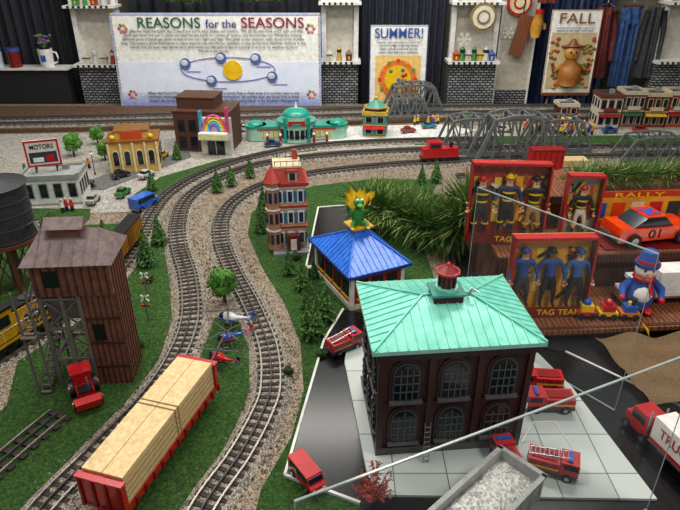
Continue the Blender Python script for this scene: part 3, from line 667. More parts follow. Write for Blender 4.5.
def engine(loc,rz,L=1.15,ladder=True,name='fire_engine'):
    b=B(name); w=.42
    b.box(0,0,.1,L,w,.1,DGRY); b.box(L*.32,0,.18,L*.36,w,.3,RED); b.box(L*.34,0,.34,L*.26,w+.01,.12,GLS); b.box(L*.5,0,.3,.02,w*.85,.13,GLS); b.box(L*.32,0,.47,L*.36,w,.03,RED)
    b.box(-L*.18,0,.18,L*.62,w,.24,RED); b.box(-L*.18,0,.25,L*.6,w+.015,.03,YEL); b.box(-L*.18,0,.4,L*.5,w*.6,.04,DRD)
    for k in range(3): b.box(-L*.38+k*L*.2,0,.29,L*.15,w+.012,.1,DRD)
    b.box(L*.32,0,.5,.08,w*.7,.05,BLU); b.box(L*.5,0,.1,.05,w,.08,SIL)
    if ladder:
        for y in (-.1,.1): b.strut((-L*.48,y,.46),(L*.3,y,.56),.012,SIL)
        for i in range(9): b.strut((-L*.46+i*L*.09,-.1,.465+i*.011),(-L*.46+i*L*.09,.1,.465+i*.011),.008,SIL)
    for x in (-L*.3,L*.3):
        for sy in (-1,1): b.cyl(x,sy*.19-.035,.11,.11,.07,K,axis='y'); b.cyl(x,sy*.2-.04,.11,.05,.08,SIL,axis='y',n=10)
    return b.done(loc,rz)
engine((4.92,11.6,.13),R(175),1.05,False); engine((4.92,10.85,.13),R(178),1.1,False); engine((4.4,8.95,.13),R(-20),1.0); engine((3.5,9.1,.13),R(100),.85,False)
car((-.68,8.75,.07),R(-55),'#c8141c',L=.9,van=True,name='toy_pickup'); engine((.1,13.2,.07),R(35),.95,True,'ladder_truck')
b=B('fire_hose'); b.tube([(4.0,9.75,.16),(4.3,10.0,.5),(4.7,9.9,.6),(4.95,9.4,.35),(5.05,9.1,.16)],.014,WHT,6); b.done()
car((-8.1,22.9,.05),R(60),'#2a6ad0',van=True,name='toy_van',L=1.2)
for (x,y,r,c) in ((-11.4,25.2,10,'#1a1a1c'),(-10.2,26.4,50,'#1d1d30'),(-9.4,24.2,80,'#2f8a3c'),(-9.0,26.4,60,'#d8d8d8'),(-12.6,25.7,0,'#1b3f70'),(-14.6,25.3,0,'#7a1f1f'),(-15.8,25.8,0,'#30507a'),(-5.4,33.9,5,'#e6e6e6'),(-.0,34.3,15,'#1d4fa0'),(-9.0,29.2,80,'#d8b020'),(9.4,33.8,0,'#e0e0e0'),(15.4,33.6,5,'#2a57b0'),(17.2,33.7,0,'#c02020'),(3.9,33.6,20,'#c02020'),(5.2,34.5,10,'#1f8a9a'),(-10.4,23.4,90,'#b8b8b8'),(-3.6,31.1,10,'#2d4f80')):
    car((x,y,.07),R(r),c,L=.85)
def semi(loc,rz,cab='#b5161c',L=2.3,name='semi_truck',txt=True,s=1):
    b=B(name); 
    b.box(-.1,0,.32,L,.55,.72,plain('#f0efec',.3)); b.box(-.1,0,.28,L+.04,.57,.06,SIL); b.box(-.1,0,.34,L+.01,.562,.1,plain(cab,.3))
    b.box(L/2+.3,0,.2,.5,.5,.6,plain(cab,.3)); b.box(L/2+.36,0,.5,.42,.51,.2,GLS); b.box(L/2+.65,0,.2,.25,.44,.3,plain(cab,.3)); b.box(L/2+.78,0,.22,.03,.4,.22,SIL)
    b.cyl(L/2+.05,-.22,.3,.03,.7,SIL); b.cyl(L/2+.05,.22,.3,.03,.7,SIL); b.box(.4,0,.16,L+.3,.3,.1,K)
    for x in (-L/2+.2,-L/2+.48,L/2+.1,L/2+.65):
        for sy in (-1,1): b.cyl(x,sy*.22-.05,.14,.14,.1,K,axis='y'); b.cyl(x,sy*.24-.055,.14,.06,.11,SIL,axis='y',n=10)
    o=b.done(loc,rz,s)
    if txt: 
        t=label(o,'TRUCK LINES',-.1,.74,L*.8,.26,plain('#b5161c'),y=.285); t.rotation_euler=(R(90),0,R(180))
    return o
semi((7.2,8.75,.07),R(106),s=.92)
semi((10.2,15.0,.52),R(185),'#e8e8e8',2.4,txt=False,s=1.1)
def heli(loc,rz,c1,c2,s):
    b=B('toy_helicopter'); b.sph(0,0,.3,(.3,.17,.18),plain(c1,.25)); b.sph(.14,0,.32,(.18,.15,.14),GLS)
    b.tube([(-.2,0,.33),(-.5,0,.37),(-.8,0,.42)],[.09,.04,.03],plain(c1,.25),8); b.box(-.82,0,.36,.12,.02,.26,plain(c2)); b.box(-.7,0,.4,.1,.3,.02,plain(c2)); b.cyl(0,0,.45,.025,.12,SIL,n=8)
    b.box(0,0,.56,1.4,.05,.012,DGRY,rz=.4); b.box(0,0,.56,1.4,.05,.012,DGRY,rz=.4+math.pi/2); b.cyl(-.82,.03,.42,.1,.01,GRY,axis='y')
    b.box(0,0,.27,.5,.345,.05,plain(c2))
    for sy in (-1,1):
        b.tube([(-.25,sy*.16,.03),(.25,sy*.16,.03),(.34,sy*.16,.08)],.018,SIL)
        for x in (-.12,.14): b.strut((x,sy*.16,.03),(x,sy*.08,.18),.014,SIL)
    b.done(loc,rz,s)
heli((-3.2,14.4,.03),R(165),'#e8e8ee','#2a57b0',.95); heli((-3.1,13.45,.03),R(200),'#2a57b0','#c8201c',.85); heli((-3.2,12.6,.03),R(150),'#c81a1a','#202020',.85)
b=B('toy_tractor'); b.box(0,0,.2,.75,.4,.3,RED); b.box(-.2,0,.5,.35,.42,.3,RED); b.box(-.2,0,.52,.25,.44,.2,GLS); b.box(-.2,0,.8,.45,.5,.05,RED); b.box(.25,0,.5,.3,.34,.05,K)
for x,r in ((-.25,.24),(.28,.17)):
    for sy in (-1,1): b.cyl(x,sy*.26-.07,r,r,.14,K,axis='y'); b.cyl(x,sy*.3-.05,r,r*.5,.1,RED,axis='y',n=12)
b.cyl(.2,.08,.5,.03,.3,SIL,n=8); b.box(.48,0,.15,.2,.6,.25,RED,ry=.3); b.done((-6.15,11.25,.04),R(-60),.98)
for (x,y) in ((-5.6,14.6),(-6.0,15.9)):
    b=B('railroad_crossing_signal'); b.cyl(0,0,0,.025,.9,SIL,n=8); b.box(0,0,.78,.3,.03,.05,WHT,ry=.7); b.box(0,0,.78,.3,.03,.05,WHT,ry=-.7); b.box(0,0,.52,.26,.03,.06,K); b.cyl(-.1,-.03,.55,.04,.04,RED,axis='y'); b.cyl(.1,-.03,.55,.04,.04,RED,axis='y'); b.done((x,y,.03))
# ---------------------------------------------------------------- town buildings
def building(name,loc,rz,w,d,h,wall,floors=2,cols=3,roof=DGRY,trim=WHT,awn=None,sign=None):
    b=B(name); b.box(0,0,0,w,d,h,wall); b.box(0,0,h,w*.9,d*.9,.03,roof)
    for (x,y,sx,sy) in ((0,-d/2,w+.12,.14),(0,d/2,w+.12,.1),(-w/2,0,.1,d+.1),(w/2,0,.1,d+.1)): b.box(x,y,h-.06,sx,sy,.2,trim)
    fh=h/floors
    for f in range(floors):
        for c in range(cols):
            x=-w/2+w*(c+.5)/cols; ww=w/cols*.5; z=f*fh+fh*.28
            b.box(x,-d/2-.01,z-.03,ww+.08,.04,fh*.5+.06,trim); b.box(x,-d/2-.03,z,ww,.03,fh*.5,GLS)
            y=-d/2+d*(c+.5)/cols; dd=d/cols*.5
            for sx in (-1,1): b.box(sx*(w/2+.01),y,z,.03,dd,fh*.5,GLS)
        b.box(0,-d/2-.02,f*fh,w+.04,.06,.05,trim)
    if awn: b.box(0,-d/2-.14,fh*.82,w*.9,.3,.05,awn,rx=.35)
    if sign: b.box(0,-d/2-.08,h*.55,w*.6,.06,.2,sign)
    b.box(w*.2,d*.2,h,.25,.25,.25,GRY); return b.done(loc,rz)
building('white_shop',(-12.1,24.0,.05),R(8),2.3,1.5,1.15,plain('#e6eae8'),1,4,plain('#a5a8a7'),plain('#9ea3a2'))
b=B('roof_billboard'); 
for x in (-.4,.4): b.box(x,.08,0,.06,.06,.4,DGRY); b.strut((x,.5,0),(x,.1,.8),.02,DGRY)
b.box(0,0,.3,1.3,.08,1.1,plain('#e8e4d8'))
for (cz) in (.3,1.33): b.box(0,-.05,cz,1.3,.03,.07,RED)
for sx in (-1,1): b.box(sx*.62,-.05,.3,.07,.03,1.1,RED)
b.box(0,-.05,.45,1.05,.02,.45,plain('#2a3a48')); b.box(-.2,-.07,.5,.4,.03,.18,WHT); b.box(.25,-.07,.5,.3,.03,.25,RED)
o=b.done((-12.3,23.9,1.23),R(20)); label(o,'MOTORS',0,1.12,.9,.2,K,y=-.06)
b=B('tan_bank'); TN=mat('tan_stone','#c99a45','#e0b868',5,.6)
b.box(0,0,0,2.4,1.7,1.5,TN); b.box(0,0,1.5,2.55,1.85,.12,plain('#8a5a20')); b.box(0,0,1.62,1.6,1.2,.35,TN); b.box(0,0,1.97,1.7,1.3,.08,plain('#8a5a20'))
for x in (-.85,-.3,.3,.85):
    b.arch((x,-.86,.35),(1,0,0),(0,-1,0),.34,.8,.04,plain('#f0e0b0')); b.arch((x,-.89,.38),(1,0,0),(0,-1,0),.26,.72,.03,GLS)
    for sx in (-1,1): b.arch((sx*1.2,x*.8,.35),(0,1,0),(sx,0,0),.28,.75,.04,GLS)
for x in (-1.15,-.58,0,.58,1.15): b.cyl(x,-.92,0,.06,1.5,plain('#f0e0b0'),n=8)
b.box(0,-.7,1.62,1.0,.06,.4,plain('#d04a20')); b.sph(-.9,-.7,1.75,.13,YEL); b.sph(.9,-.7,1.75,.13,YEL)
b.done((-9.9,28.0,.05),R(12),.95)
b=B('movie_theater'); BRC=mat('brown_brick','#4a2a1c','#63392a',8,.7,tex='brick',c3='#35211a')
b.box(0,.3,0,3.0,2.2,2.1,BRC); b.box(-.4,.5,2.1,2.0,1.6,.6,BRC); b.box(0,.3,2.1,3.08,2.28,.06,plain('#5a3a2a')); b.box(-.4,.5,2.7,2.08,1.68,.06,plain('#5a3a2a'))
b.box(.8,-.95,0,1.6,.4,1.9,plain('#cfcac0')); b.box(.8,-1.35,.9,1.5,.6,.35,WHT); b.box(.8,-1.66,.95,1.4,.02,.25,plain('#e8e6a0'))
for i in range(5): 
    r=.62-.1*i; b.tube([(.8+r*math.cos(a*math.pi/8),-1.2-.01*i,1.3+r*1.3*math.sin(a*math.pi/8)) for a in range(9)],.045,plain(['#e04a9a','#f08a20','#e8e040','#30c0e0','#8a50e0'][i],emis=.2))
b.box(1.5,-1.2,1.2,.12,.3,1.3,plain('#d04080')); b.box(.1,-1.2,1.2,.12,.3,1.1,plain('#40a0d0'))
b.box(.8,-1.17,0,.9,.04,.8,GLS); b.box(.8,-1.19,0,.05,.04,.8,SIL)
for x in (-1.1,-.5): b.box(x,-.81,1.1,.35,.04,.6,GLS); b.box(x,-.81,.2,.35,.04,.6,GLS)
b.done((-7.0,31.0,.04),R(-6),.98)
b=B('art_deco_diner'); TL=plain('#1fa08c',.3); TLL=plain('#a8d8c4',.3)
b.cyl(0,0,0,1.0,.95,TLL,n=32); b.cyl(0,0,.95,1.08,.12,TL,n=32); b.cyl(0,0,1.07,.75,.25,TLL,n=28); b.sph(0,0,1.32,(.76,.76,.38),TL,24,6,True); b.cyl(0,0,1.68,.1,.35,WHT,.02); 
for sx in (-1,1):
    b.box(sx*1.5,.1,0,1.5,1.1,.7,TLL); b.box(sx*1.5,.1,.7,1.55,1.16,.1,TL); b.cyl(sx*2.25,.1,0,.55,.7,TLL,n=24); b.cyl(sx*2.25,.1,.7,.6,.1,TL,n=24); b.sph(sx*2.25,.1,.8,(.42,.42,.22),TL,20,5,True)
    b.box(sx*1.4,-.46,.2,1.0,.03,.35,plain('#e8d890')); b.box(sx*1.4,-.49,.62,1.5,.05,.05,RED); b.box(sx*.62,-.75,0,.2,.2,1.35,TL)
    for k in range(4): b.box(sx*(1.0+.27*k),-.48,.2,.03,.03,.35,TL)
for k in range(7):
    a=-math.pi/2+(k-3)*.3; b.box(1.0*math.cos(a),1.0*math.sin(a),.2,.22,.04,.5,GLS,rz=a+math.pi/2)
b.box(0,-1.0,.95,.9,.1,.25,RED); b.cyl(0,0,.3,1.015,.06,RED,n=32)
for x in (-1.6,-.9,.9,1.6): b.box(x,-1.1,0,.14,.14,.45,RED); b.sph(x,-1.1,.52,.08,WHT)
b.done((-2.4,32.6,.06),R(5))
building('toy_shop',(2.0,33.4,.07),R(-8),1.3,1.2,1.25,plain('#3b9aa8'),2,2,DGRY,plain('#d8b84a'),RED)
b=B('carousel_roof'); b.cyl(0,0,0,.6,.4,plain('#4a9a8a'),.05,10,sm=False); b.sph(0,0,.45,.1,YEL); b.cyl(0,0,-.05,.66,.06,plain('#d8a040'),n=10); b.done((2.0,33.4,1.65))
cols=[('#d8d0bc','#6a3a2a'),('#7a5a42','#c8bda8'),('#6e2a22','#c8b890'),('#a8402a','#c8c0a8'),('#5e4436','#a89870'),('#8f8470','#3a4a44')]
xs=15.0
for i,(c,t) in enumerate(cols):
    w=random.uniform(1.1,1.4); h=random.uniform(1.7,2.4)
    building('town_storefront',(xs+w/2,35.2,.04),R(-2),w,1.3,h,mat('storefront_'+c[1:],dk(c,.85),c,6,.7),2 if h<2.1 else 3,3,DGRY,plain(t),plain(['#8a1f1f','#1f5a3a','#c9a030'][i%3]),plain(t)); xs+=w+.1
building('town_storefront',(13.4,35.5,.04),0,1.1,1.0,1.2,plain('#7a2a20'),2,2,DGRY,plain('#d8cdb8'),YEL)
def crowd(x0,y0,w,d,n):
    b=B('toy_people_crowd')
    for i in range(n):
        x=random.uniform(0,w); y=random.uniform(0,d); c=plain(random.choice(['#c02020','#2050b0','#e0c030','#e8e8e8','#30803a','#d07030'])); b.cyl(x,y,0,.07,.22,plain('#252a40'),.08,7); b.cyl(x,y,.22,.1,.22,c,.06,7); b.sph(x,y,.51,.07,plain('#d8a880'),8,5)
    b.done((x0,y0,.06))
crowd(10.2,33.0,4.5,1.4,40); crowd(4.4,35.0,1.5,.4,8); crowd(-15,26.9,3,.8,9); crowd(-11.6,22.4,.9,.3,3); crowd(-6.9,13.9,.9,.5,3)
b=B('picket_fence')
for i in range(40): b.box(i*.2,0,0,.07,.03,.35,WHT)
b.box(3.9,.03,.1,8,.03,.04,WHT); b.box(3.9,.03,.25,8,.03,.04,WHT); b.done((-21.5,22.9,.05),R(1))
b=B('lumber_stack')
for i in range(5):
    for k in range(3): b.box(0,i*.14,.02+k*.12,1.8,.12,.1,LUMB)
b.done((11.2,27.9,.02),R(2))
for (x,y) in ((-13.9,23.4),(-11.6,26.9),(-5.6,29.9),(-.95,16.1),(-1.55,21.0)):
    b=B('street_lamp'); b.cyl(0,0,0,.05,.06,K,n=8); b.cyl(0,0,0,.02,.95,K,n=6); b.sph(0,0,1.0,.08,plain('#fff4d0',emis=.3),8,6); b.cyl(0,0,1.06,.06,.05,K,.01,8); b.done((x,y,.05))
# ---------------------------------------------------------------- bridges
def truss(loc,rz,L=5.5,W=1.3,H=1.9,n=6,name='truss_bridge',k=1):
    b=B(name); p=L/n
    for sy in (-1,1):
        y=sy*W/2; b.box(0,y,0,L,.12,.2,STEEL)
        tops=[]
        for i in range(1,n):
            x=-L/2+i*p; t=1-abs(i-n/2)/(n/2); tops.append((x,y,H*(.8+.2*min(1,t*1.6))))
        pr=(-L/2,y,.08)
        for t in tops+[(L/2,y,.08)]: b.strut(pr,t,.085*k,STEEL); pr=t
        for i,t in enumerate(tops):
            b.strut((t[0],y,.08),t,.05*k,STEEL)
            if i<len(tops)-1:
                if i<len(tops)/2-.5: b.strut(t,(tops[i+1][0],y,.08),.045*k,STEEL)
                else: b.strut((t[0],y,.08),tops[i+1],.045*k,STEEL)
    for t in tops:
        b.strut((t[0],-W/2,t[2]),(t[0],W/2,t[2]),.055*k,STEEL); b.box(t[0],0,0,.08,W,.08,STEEL)
    for i in range(len(tops)-1): b.strut((tops[i][0],-W/2,tops[i][2]),(tops[i+1][0],W/2,tops[i+1][2]),.03*k,STEEL)
    return b.done(loc,rz)
truss((8.7,29.05,.02),R(3),4.2,1.35,2.35,5,k=1.3); truss((6.7,30.55,.02),R(3),3.2,1.2,1.8,5); truss((4.6,38.05,.27),R(6),3.6,1.1,1.6,k=1.2); truss((11.3,30.75,.02),R(3),3.6,1.2,1.7,5)
truss((15.8,29.35,.02),R(2),3.6,1.2,1.2,6,k=.8); truss((4.1,36.5,.27),R(5),2.6,1.1,1.2)
b=B('red_locomotive'); b.box(0,0,.2,1.9,.55,.5,RED); b.box(-.3,0,.7,.7,.55,.35,RED); b.box(-.3,0,.75,.5,.57,.2,GLS); b.box(0,0,.15,2.0,.6,.08,K); b.cyl(.6,0,.7,.09,.25,K); wheels(b,(-.6,-.2,.2,.6)); b.done((4.9,28.5,.17),R(8),.95)
b=B('red_box_car'); b.box(0,0,.25,1.5,.6,.85,plain('#c01a1a')); b.box(0,0,1.1,1.55,.64,.06,plain('#901010')); 
for i in range(6):
    for sy in (-1,1): b.box(-.65+i*.26,sy*.31,.25,.03,.02,.85,plain('#701010'))
wheels(b,(-.5,-.2,.2,.5)); b.done((9.6,26.85,.17),R(2))
# ---------------------------------------------------------------- display stand on the right
SA=R(4)
b=B('display_shelves')
b.box(5,1.0,.38,10,2.2,.12,WOODP); b.box(5,0.02,.28,10,.1,.24,WOODD); b.box(5,3.0,1.58,10,2.2,.12,WOODP); b.box(5,1.92,1.46,10,.1,.26,WOODD); b.box(5,5.2,2.58,10,2.4,.12,WOODP); b.box(5,3.98,2.46,10,.1,.26,WOODD)
b.box(5,2.2,.0,10,.1,1.58,WOODD); b.box(5,4.2,0,10,.1,2.58,WOODD)
for x in (.1,5,9.9): b.box(x,.9,0,.12,1.8,.38,WOODD); b.box(x,3.1,0,.12,1.9,1.58,WOODD); b.box(x,5.2,0,.12,2.1,2.58,WOODD)
b.done((4.75,13.4,.05),SA)
def humanoid():
    J=[(0,0,.5),(0,0,.6),(0,0,.73),(0,0,.83),(0,-.005,.9),(0,-.005,.965)]; Rr=[.085,.075,.095,.042,.062,.05]
    E=[(0,1),(1,2),(2,3),(3,4),(4,5)]; tag=['b','t','t','s','s','s']
    for sx in (-1,1):
        k=len(J); J+=[(sx*.13,0,.79),(sx*.19,-.01,.65),(sx*.22,-.07,.52),(sx*.225,-.1,.47)]; Rr+=[.048,.038,.028,.026]; tag+=['t','t','t','s']; E+=[(2,k),(k,k+1),(k+1,k+2),(k+2,k+3)]
        k=len(J); J+=[(sx*.07,0,.45),(sx*.09,-.02,.26),(sx*.1,0,.06),(sx*.105,-.09,.03)]; Rr+=[.068,.05,.034,.03]; tag+=['b','b','f','f']; E+=[(0,k),(k,k+1),(k+1,k+2),(k+2,k+3)]
    me=bpy.data.meshes.new('tmp'); me.from_pydata(J,E,[]); o=bpy.data.objects.new('tmp',me); bpy.context.scene.collection.objects.link(o)
    o.modifiers.new('s','SKIN'); o.modifiers.new('u','SUBSURF').levels=1
    if not me.skin_vertices:
        bpy.context.view_layer.objects.active=o; bpy.ops.mesh.customdata_skin_add()
    for i,v in enumerate(me.skin_vertices[0].data): v.radius=(Rr[i],Rr[i]*.85); v.use_root=(i==0)
    dg=bpy.context.evaluated_depsgraph_get(); dg.update(); m=bpy.data.meshes.new_from_object(o.evaluated_get(dg))
    V=[tuple(v.co) for v in m.vertices]; F=[]
    for p in m.polygons:
        c=p.center; i=min(range(len(J)),key=lambda k:(Vector(J[k])-c).length-Rr[k]*.5); F.append((list(p.vertices),tag[i]))
    bpy.data.objects.remove(o); return V,F
HV,HF=humanoid()
def person(b,x,y,z,h,skin,top,bot,foot,hair,rz=0,hat=None,stripe=None):
    T=Matrix.Translation((x,y,z))@Matrix.Rotation(rz,4,'Z')@Matrix.Scale(h,4)
    for tg,m in (('s',skin),('t',top),('b',bot),('f',foot)):
        b.add(HV,[f for f,t in HF if t==tg],m,True,T)
    b.sph(0,.008,.945,(.058,.062,.055),hair,10,6,T=T)
    for sx in (-1,1): b.sph(sx*.022,-.058,.925,(.009,.006,.007),K,6,4,T=T); b.sph(sx*.06,0,.915,(.01,.015,.02),skin,6,4,T=T)
    b.sph(0,-.064,.908,(.009,.014,.013),skin,6,4,T=T); b.sph(0,-.056,.882,(.02,.006,.005),plain('#8a3a32'),6,4,T=T)
    def loc(fn):
        n0=len(b.V); fn(); b.V[n0:]=[tuple(T@Vector(v)) for v in b.V[n0:]]
    for sx in (-1,1):
        for k in range(5):
            o=(sx*(.21+.012*k),-.105,.465) if k<4 else (sx*.205,-.115,.48)
            e=(o[0]+(0 if k<4 else -sx*.02),o[1]-.02,o[2]-(.045-.005*abs(k-1.5)))
            loc(lambda:b.tube([o,e],.007,skin,5))
    if hat: b.sph(0,0,.955,(.085,.095,.02),hat,12,5,T=T); b.sph(0,0,.96,(.062,.065,.055),hat,12,5,T=T)
    if stripe:
        for (zz,rr) in ((.57,.094),(.7,.108)): 
            n0=len(b.V); b.cyl(0,0,zz,rr,.022,stripe,n=14); b.V[n0:]=[tuple(T@Vector((v[0],v[1]*.88,v[2]))) for v in b.V[n0:]]
        for sx in (-1,1):
            loc(lambda:b.cyl(sx*.09,-.01,.2,.058,.022,stripe,n=10)); loc(lambda:b.cyl(sx*.21,-.05,.55,.038,.02,stripe,n=10))
SK=plain('#e0aa84'); SK2=plain('#8a5a3c')
def clear(name,blend,haze):
    m=bpy.data.materials.new(name); m.use_nodes=True
    nt=m.node_tree; nt.nodes.clear(); N=nt.nodes; o_=N.new('ShaderNodeOutputMaterial'); mx=N.new('ShaderNodeMixShader'); tr=N.new('ShaderNodeBsdfTransparent'); gl=N.new('ShaderNodeBsdfGlossy'); gl.inputs['Roughness'].default_value=.04; lw=N.new('ShaderNodeLayerWeight'); lw.inputs['Blend'].default_value=blend
    tr.inputs['Color'].default_value=(.98,.99,.99,1); df=N.new('ShaderNodeBsdfDiffuse'); df.inputs[0].default_value=(.85,.9,.92,1); m2=N.new('ShaderNodeMixShader')
    tc=N.new('ShaderNodeTexCoord'); ns=N.new('ShaderNodeTexNoise'); ns.inputs['Scale'].default_value=1.2; ml=N.new('ShaderNodeMath'); ml.operation='MULTIPLY'; ml.inputs[1].default_value=haze
    nt.links.new(tc.outputs['Object'],ns.inputs['Vector']); nt.links.new(ns.outputs[0],ml.inputs[0])
    nt.links.new(lw.outputs['Fresnel'],mx.inputs[0]); nt.links.new(tr.outputs[0],mx.inputs[1]); nt.links.new(gl.outputs[0],mx.inputs[2])
    nt.links.new(ml.outputs[0],m2.inputs[0]); nt.links.new(mx.outputs[0],m2.inputs[1]); nt.links.new(df.outputs[0],m2.inputs[2]); nt.links.new(m2.outputs[0],o_.inputs[0]); return m
CLEAR=clear('clear_plastic',.06,.02); PLEX=clear('plexiglass',.1,.05)
def figbox(loc,rz,w,h,figs,back,frame,title,name='action_figure_box',tilt=0,d=.34,hdr=plain('#b81a1a')):
    b=B(name)
    b.box(0,d/2,0,w,.04,h,back)
    for i in range(7): b.box(-w*.4+i*w*.133,d/2-.03,h*.25+random.uniform(-.1,.1),w*.09,.02,h*.55,plain(['#f2b81a','#c8501a','#f2d040','#301814','#f2a818','#d83a1a','#f0c828'][i]))
    b.box(0,0,0,w,d,.05,frame); b.box(0,0,h-.03,w,d,.03,hdr)
    for sx in (-1,1): b.box(sx*(w/2-.02),0,0,.04,d,h,frame)
    t=.05
    b.box(0,-d/2,0,w,.03,h*.13,frame); b.box(0,-d/2,h-.07,w,.03,.07,hdr)
    for sx in (-1,1): b.box(sx*(w/2-t/2),-d/2,0,t,.03,h,hdr)
    n=len(figs)
    for i,f in enumerate(figs):
        x=-w/2+w*(i+.5)/n; person(b,x,.0,.06+h*.07+random.uniform(-.03,.06),h*.74,*f)
    for i in range(30):
        x=random.uniform(-w*.44,w*.44); z=random.uniform(.35,h-.5); c=plain(random.choice(['#202020','#f2c81a','#f2c81a','#c81a1a','#d8d8d8','#101010'])); b.box(x,d/2-.07,z,.07,.06,random.uniform(.12,.4),c,ry=random.uniform(-1,1))
    b.add([(-w/2+t,-d/2-.005,h*.13),(w/2-t,-d/2-.005,h*.13),(w/2-t,-d/2-.005,h-.07),(-w/2+t,-d/2-.005,h-.07)],[(0,1,2,3)],CLEAR)
    o=b.done(loc,rz,rx=R(tilt)); label(o,title,w*.15,h*.065,w*.55,.17,YEL if w>1.5 else WHT,y=-d/2-.03); return o
DB=plain('#1c1e26'); NV=plain('#2a4f9a'); TANC=plain('#b08a48'); HR=plain('#3a2414')
BK=mat('box_backing','#c8341a','#f0b830',1.4,.5,c3='#7a2a14')
figbox((4.95,16.35,1.77),R(-4),2.3,2.5,[(SK,DB,DB,K,HR,0,RED,YEL),(SK,plain('#2a3550'),DB,K,HR,0,YEL,YEL),(SK,DB,TANC,K,HR,0,K,YEL)],BK,plain('#6a1814'),'TAG TEAM',tilt=-3)
figbox((5.75,14.2,.57),R(2),2.25,2.4,[(SK,NV,plain('#30343c'),K,HR,0,NV),(SK2,NV,K,K,K,0),(SK,plain('#3a6ab0'),DB,K,HR,0,NV)],mat('box_backing2','#f0a81a','#f8dc50',1.5,.5,c3='#d88a10'),plain('#7a1414'),'TAG TEAM',tilt=-3)
figbox((7.2,16.45,1.77),R(-4),1.05,2.1,[(SK,DB,plain('#d8d0c0'),K,HR,0,RED,YEL)],plain('#b0b0a0'),plain('#8a1a1a'),'HERO',tilt=-3)
b=B('orange_muscle_car'); OR=plain('#f0400f',.2,coat=.8); L=2.5;w=1.0
b.side([(-1.25,.18),(1.25,.18),(1.27,.4),(1.2,.5),(.5,.56),(-.6,.58),(-1.22,.6),(-1.28,.4)],0,0,0,w,OR)
b.side([(-.85,.56),(.55,.54),(.2,.86),(-.4,.88)],0,0,0,w*.82,GLS); b.box(-.12,0,.86,.62,w*.78,.04,OR)
for x in (-.8,.8):
    for sy in (-1,1): b.cyl(x,sy*.5-.08,.22,.22,.16,K,axis='y',n=20); b.cyl(x,sy*.53-.06,.22,.12,.12,SIL,axis='y')
b.box(1.28,0,.2,.06,w,.1,SIL); b.box(-1.28,0,.2,.06,w,.1,SIL); b.box(1.27,0,.34,.03,w*.8,.1,K)
b.box(-.12,0,.9,.5,.6,.01,plain('#b81818')); b.box(-.12,0,.905,.6,.12,.01,BLU,rz=.75); b.box(-.12,0,.906,.6,.12,.01,BLU,rz=-.75); o=b.done((9.35,16.5,1.82),R(12)); label(o,'01',-.1,.38,.4,.28,K,y=-.505)
b=B('car_display_tray'); b.box(0,0,0,3.1,1.5,.04,plain('#7a1414')); b.box(0,.75,0,3.1,.05,1.25,plain('#c03a18')); b.box(0,.71,.3,2.8,.03,.75,plain('#e8a030')); 
for i in range(5): b.box(-1.2+i*.6,.68,.4,.4,.02,.5,plain(['#2a57b0','#e84a18','#f0e0c0','#c02018','#303030'][i]))
o=b.done((9.35,16.62,1.77),R(4)); label(o,'RALLY',0,1.13,1.6,.15,YEL,y=.7)
# plush figure
b=B('plush_snowman'); BB=plain('#2450a8',.8); OG=plain('#f08a18',.6)
b.tube([(0,0,.1),(0,0,.25),(0,0,.5),(0,0,.75),(0,-.02,1.0)],[.3,.4,.4,.34,.2],BB,16); b.sph(0,-.2,.55,(.27,.24,.3),WHT)
b.sph(0,-.06,1.28,(.3,.29,.28),WHT); b.tube([(0,-.3,1.27),(0,-.48,1.25)],[.06,.015],OG,10)
for sx in (-1,1):
    b.sph(sx*.1,-.32,1.36,(.04,.03,.05),K,8,6); b.sph(sx*.17,-.28,1.22,(.06,.03,.05),plain('#e89a90'),8,6)
    b.tube([(sx*.28,0,.9),(sx*.5,-.1,.7),(sx*.52,-.24,.5)],[.1,.12,.08],BB,10); b.sph(sx*.52,-.28,.45,(.1,.1,.1),RED,10,6); b.sph(sx*.22,-.28,.09,(.15,.24,.09),RED)
b.cyl(0,-.03,1.42,.34,.07,plain('#1a3a80'),n=20); b.cyl(0,-.02,1.48,.27,.35,BB,.2,18); b.cyl(0,-.02,1.5,.275,.08,RED,.27,18)
b.tube([(.24*math.cos(a*.7),-.04+.22*math.sin(a*.7),1.03) for a in range(10)],.075,RED,8); b.tube([(.1,-.24,1.0),(.16,-.34,.8),(.17,-.36,.6)],.07,RED,8)
b.done((8.5,14.55,.57),R(-10),1.0)
b=B('wooden_toy_train')
for k,(x,c,c2) in enumerate(((0,YEL,RED),(-.62,RED,YEL),(.62,plain('#e07a18'),BLU))):
    b.box(x,0,.12,.54,.36,.12,c); b.box(x,0,.24,.36,.3,.2,c2)
    for dx in (-.16,.16):
        for sy in (-1,1): b.cyl(x+dx,sy*.18-.03,.1,.1,.06,K,axis='y')
b.cyl(.72,0,.44,.06,.2,K,.08); b.cyl(.6,0,.44,.05,.1,YEL); b.sph(0,0,.5,.12,RED); b.sph(-.62,0,.5,.12,BLU); b.done((7.45,14.05,.57),R(-2),.95)
b=B('yellow_ribbon'); b.tube([(0,0,0),(.1,-.15,-.1),(.15,-.2,-.3),(.05,-.2,-.42)],.035,YEL,6); b.done((8.3,13.66,.6))
b=B('burlap_cloth'); CL=mat('burlap','#5a4530','#947755',30,.95,bump=.5)
n=60;m_=36;vs=[];fs=[]
for i in range(n+1):
    for j in range(m_+1):
        u=i/n;v=j/m_; vs.append((6.9+u*7+.5*(1-v),10.9+v*2.4,.12+.3*v*v+.1*abs(math.sin(u*15+v*6))+.07*math.sin(u*31-v*9)*v+.05*math.sin(v*17+u*6)+.04))
for i in range(n):
    for j in range(m_): a=i*(m_+1)+j; fs.append((a,a+m_+1,a+m_+2,a+1))
b.add(vs,fs,CL,True); b.done()
EDGE=plain('#a4b2b0',.15)
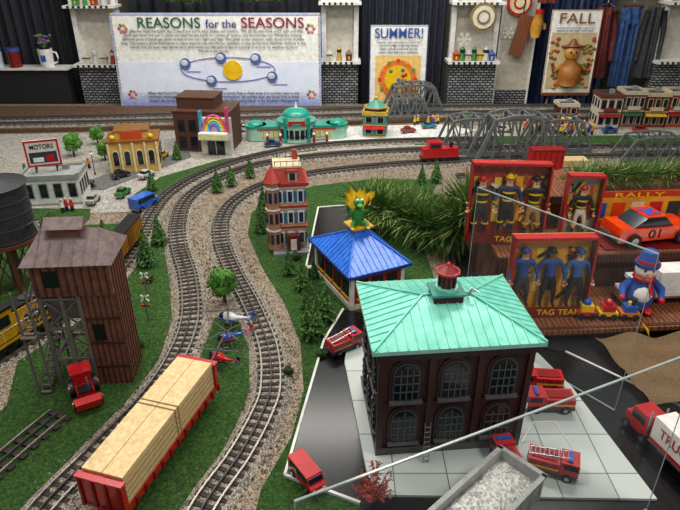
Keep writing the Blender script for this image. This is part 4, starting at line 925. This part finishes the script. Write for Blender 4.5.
def plexi(a,c,h):
    a=Vector((a[0],a[1],0));c=Vector((c[0],c[1],0)); d=c-a; L=d.length; b=B('plexiglass_panel')
    b.add([(0,0,.02),(L,0,.02),(L,0,h),(0,0,h)],[(0,1,2,3)],PLEX)
    b.box(L/2,0,h-.01,L,.03,.025,EDGE); b.box(0,0,0,.012,.015,h,EDGE); b.box(L,0,0,.012,.015,h,EDGE); b.box(L/2,0,0,L,.03,.03,EDGE)
    b.done((a.x,a.y,.07),math.atan2(d.y,d.x))
plexi((-.55,5.0),(6.0,8.03),3.9); plexi((3.56,14.5),(6.5,10.81),4.2)
# ---------------------------------------------------------------- scale to metres
S_=.1
for o in bpy.context.scene.objects:
    if o.parent is None:
        o.location=o.location*S_; o.scale=o.scale*S_
def area(x,y,z,sx,sy,e,c=(1,.94,.82),tgt=None):
    l=bpy.data.lights.new('ceiling_and_fill_light','AREA'); l.shape='RECTANGLE'; l.size=sx; l.size_y=sy; l.energy=e; l.color=c
    o=bpy.data.objects.new('ceiling_and_fill_light',l); bpy.context.scene.collection.objects.link(o); o.location=(x,y,z)
    if tgt: o.rotation_euler=(Vector(tgt)-Vector((x,y,z))).to_track_quat('-Z','Y').to_euler()
area(-.6,1.0,2.0,.3,.3,17); area(.7,2.1,2.1,1.2,.2,23); area(-1.0,2.3,2.1,1.2,.2,23); area(0,3.2,2.1,1.8,.3,40,(1,.97,.9),tgt=(0,3.8,.2))
area(1.1,.4,1.7,.4,.3,14,tgt=(.7,1.6,.2))  # extra fill lamp, added to brighten the figure boxes; no ceiling fixture
w=bpy.data.worlds.new('World'); bpy.context.scene.world=w; w.use_nodes=True
w.node_tree.nodes['Background'].inputs[0].default_value=(.93,.95,1,1); w.node_tree.nodes['Background'].inputs[1].default_value=.34
cam=bpy.data.cameras.new('camera'); co=bpy.data.objects.new('camera',cam); bpy.context.scene.collection.objects.link(co)
cam.sensor_width=36; cam.lens=600/680*36; cam.clip_start=.01; co.location=(0,0,1.0); co.rotation_euler=(R(90-28),0,0)
bpy.context.scene.camera=co
bpy.context.scene.view_settings.view_transform='Standard'
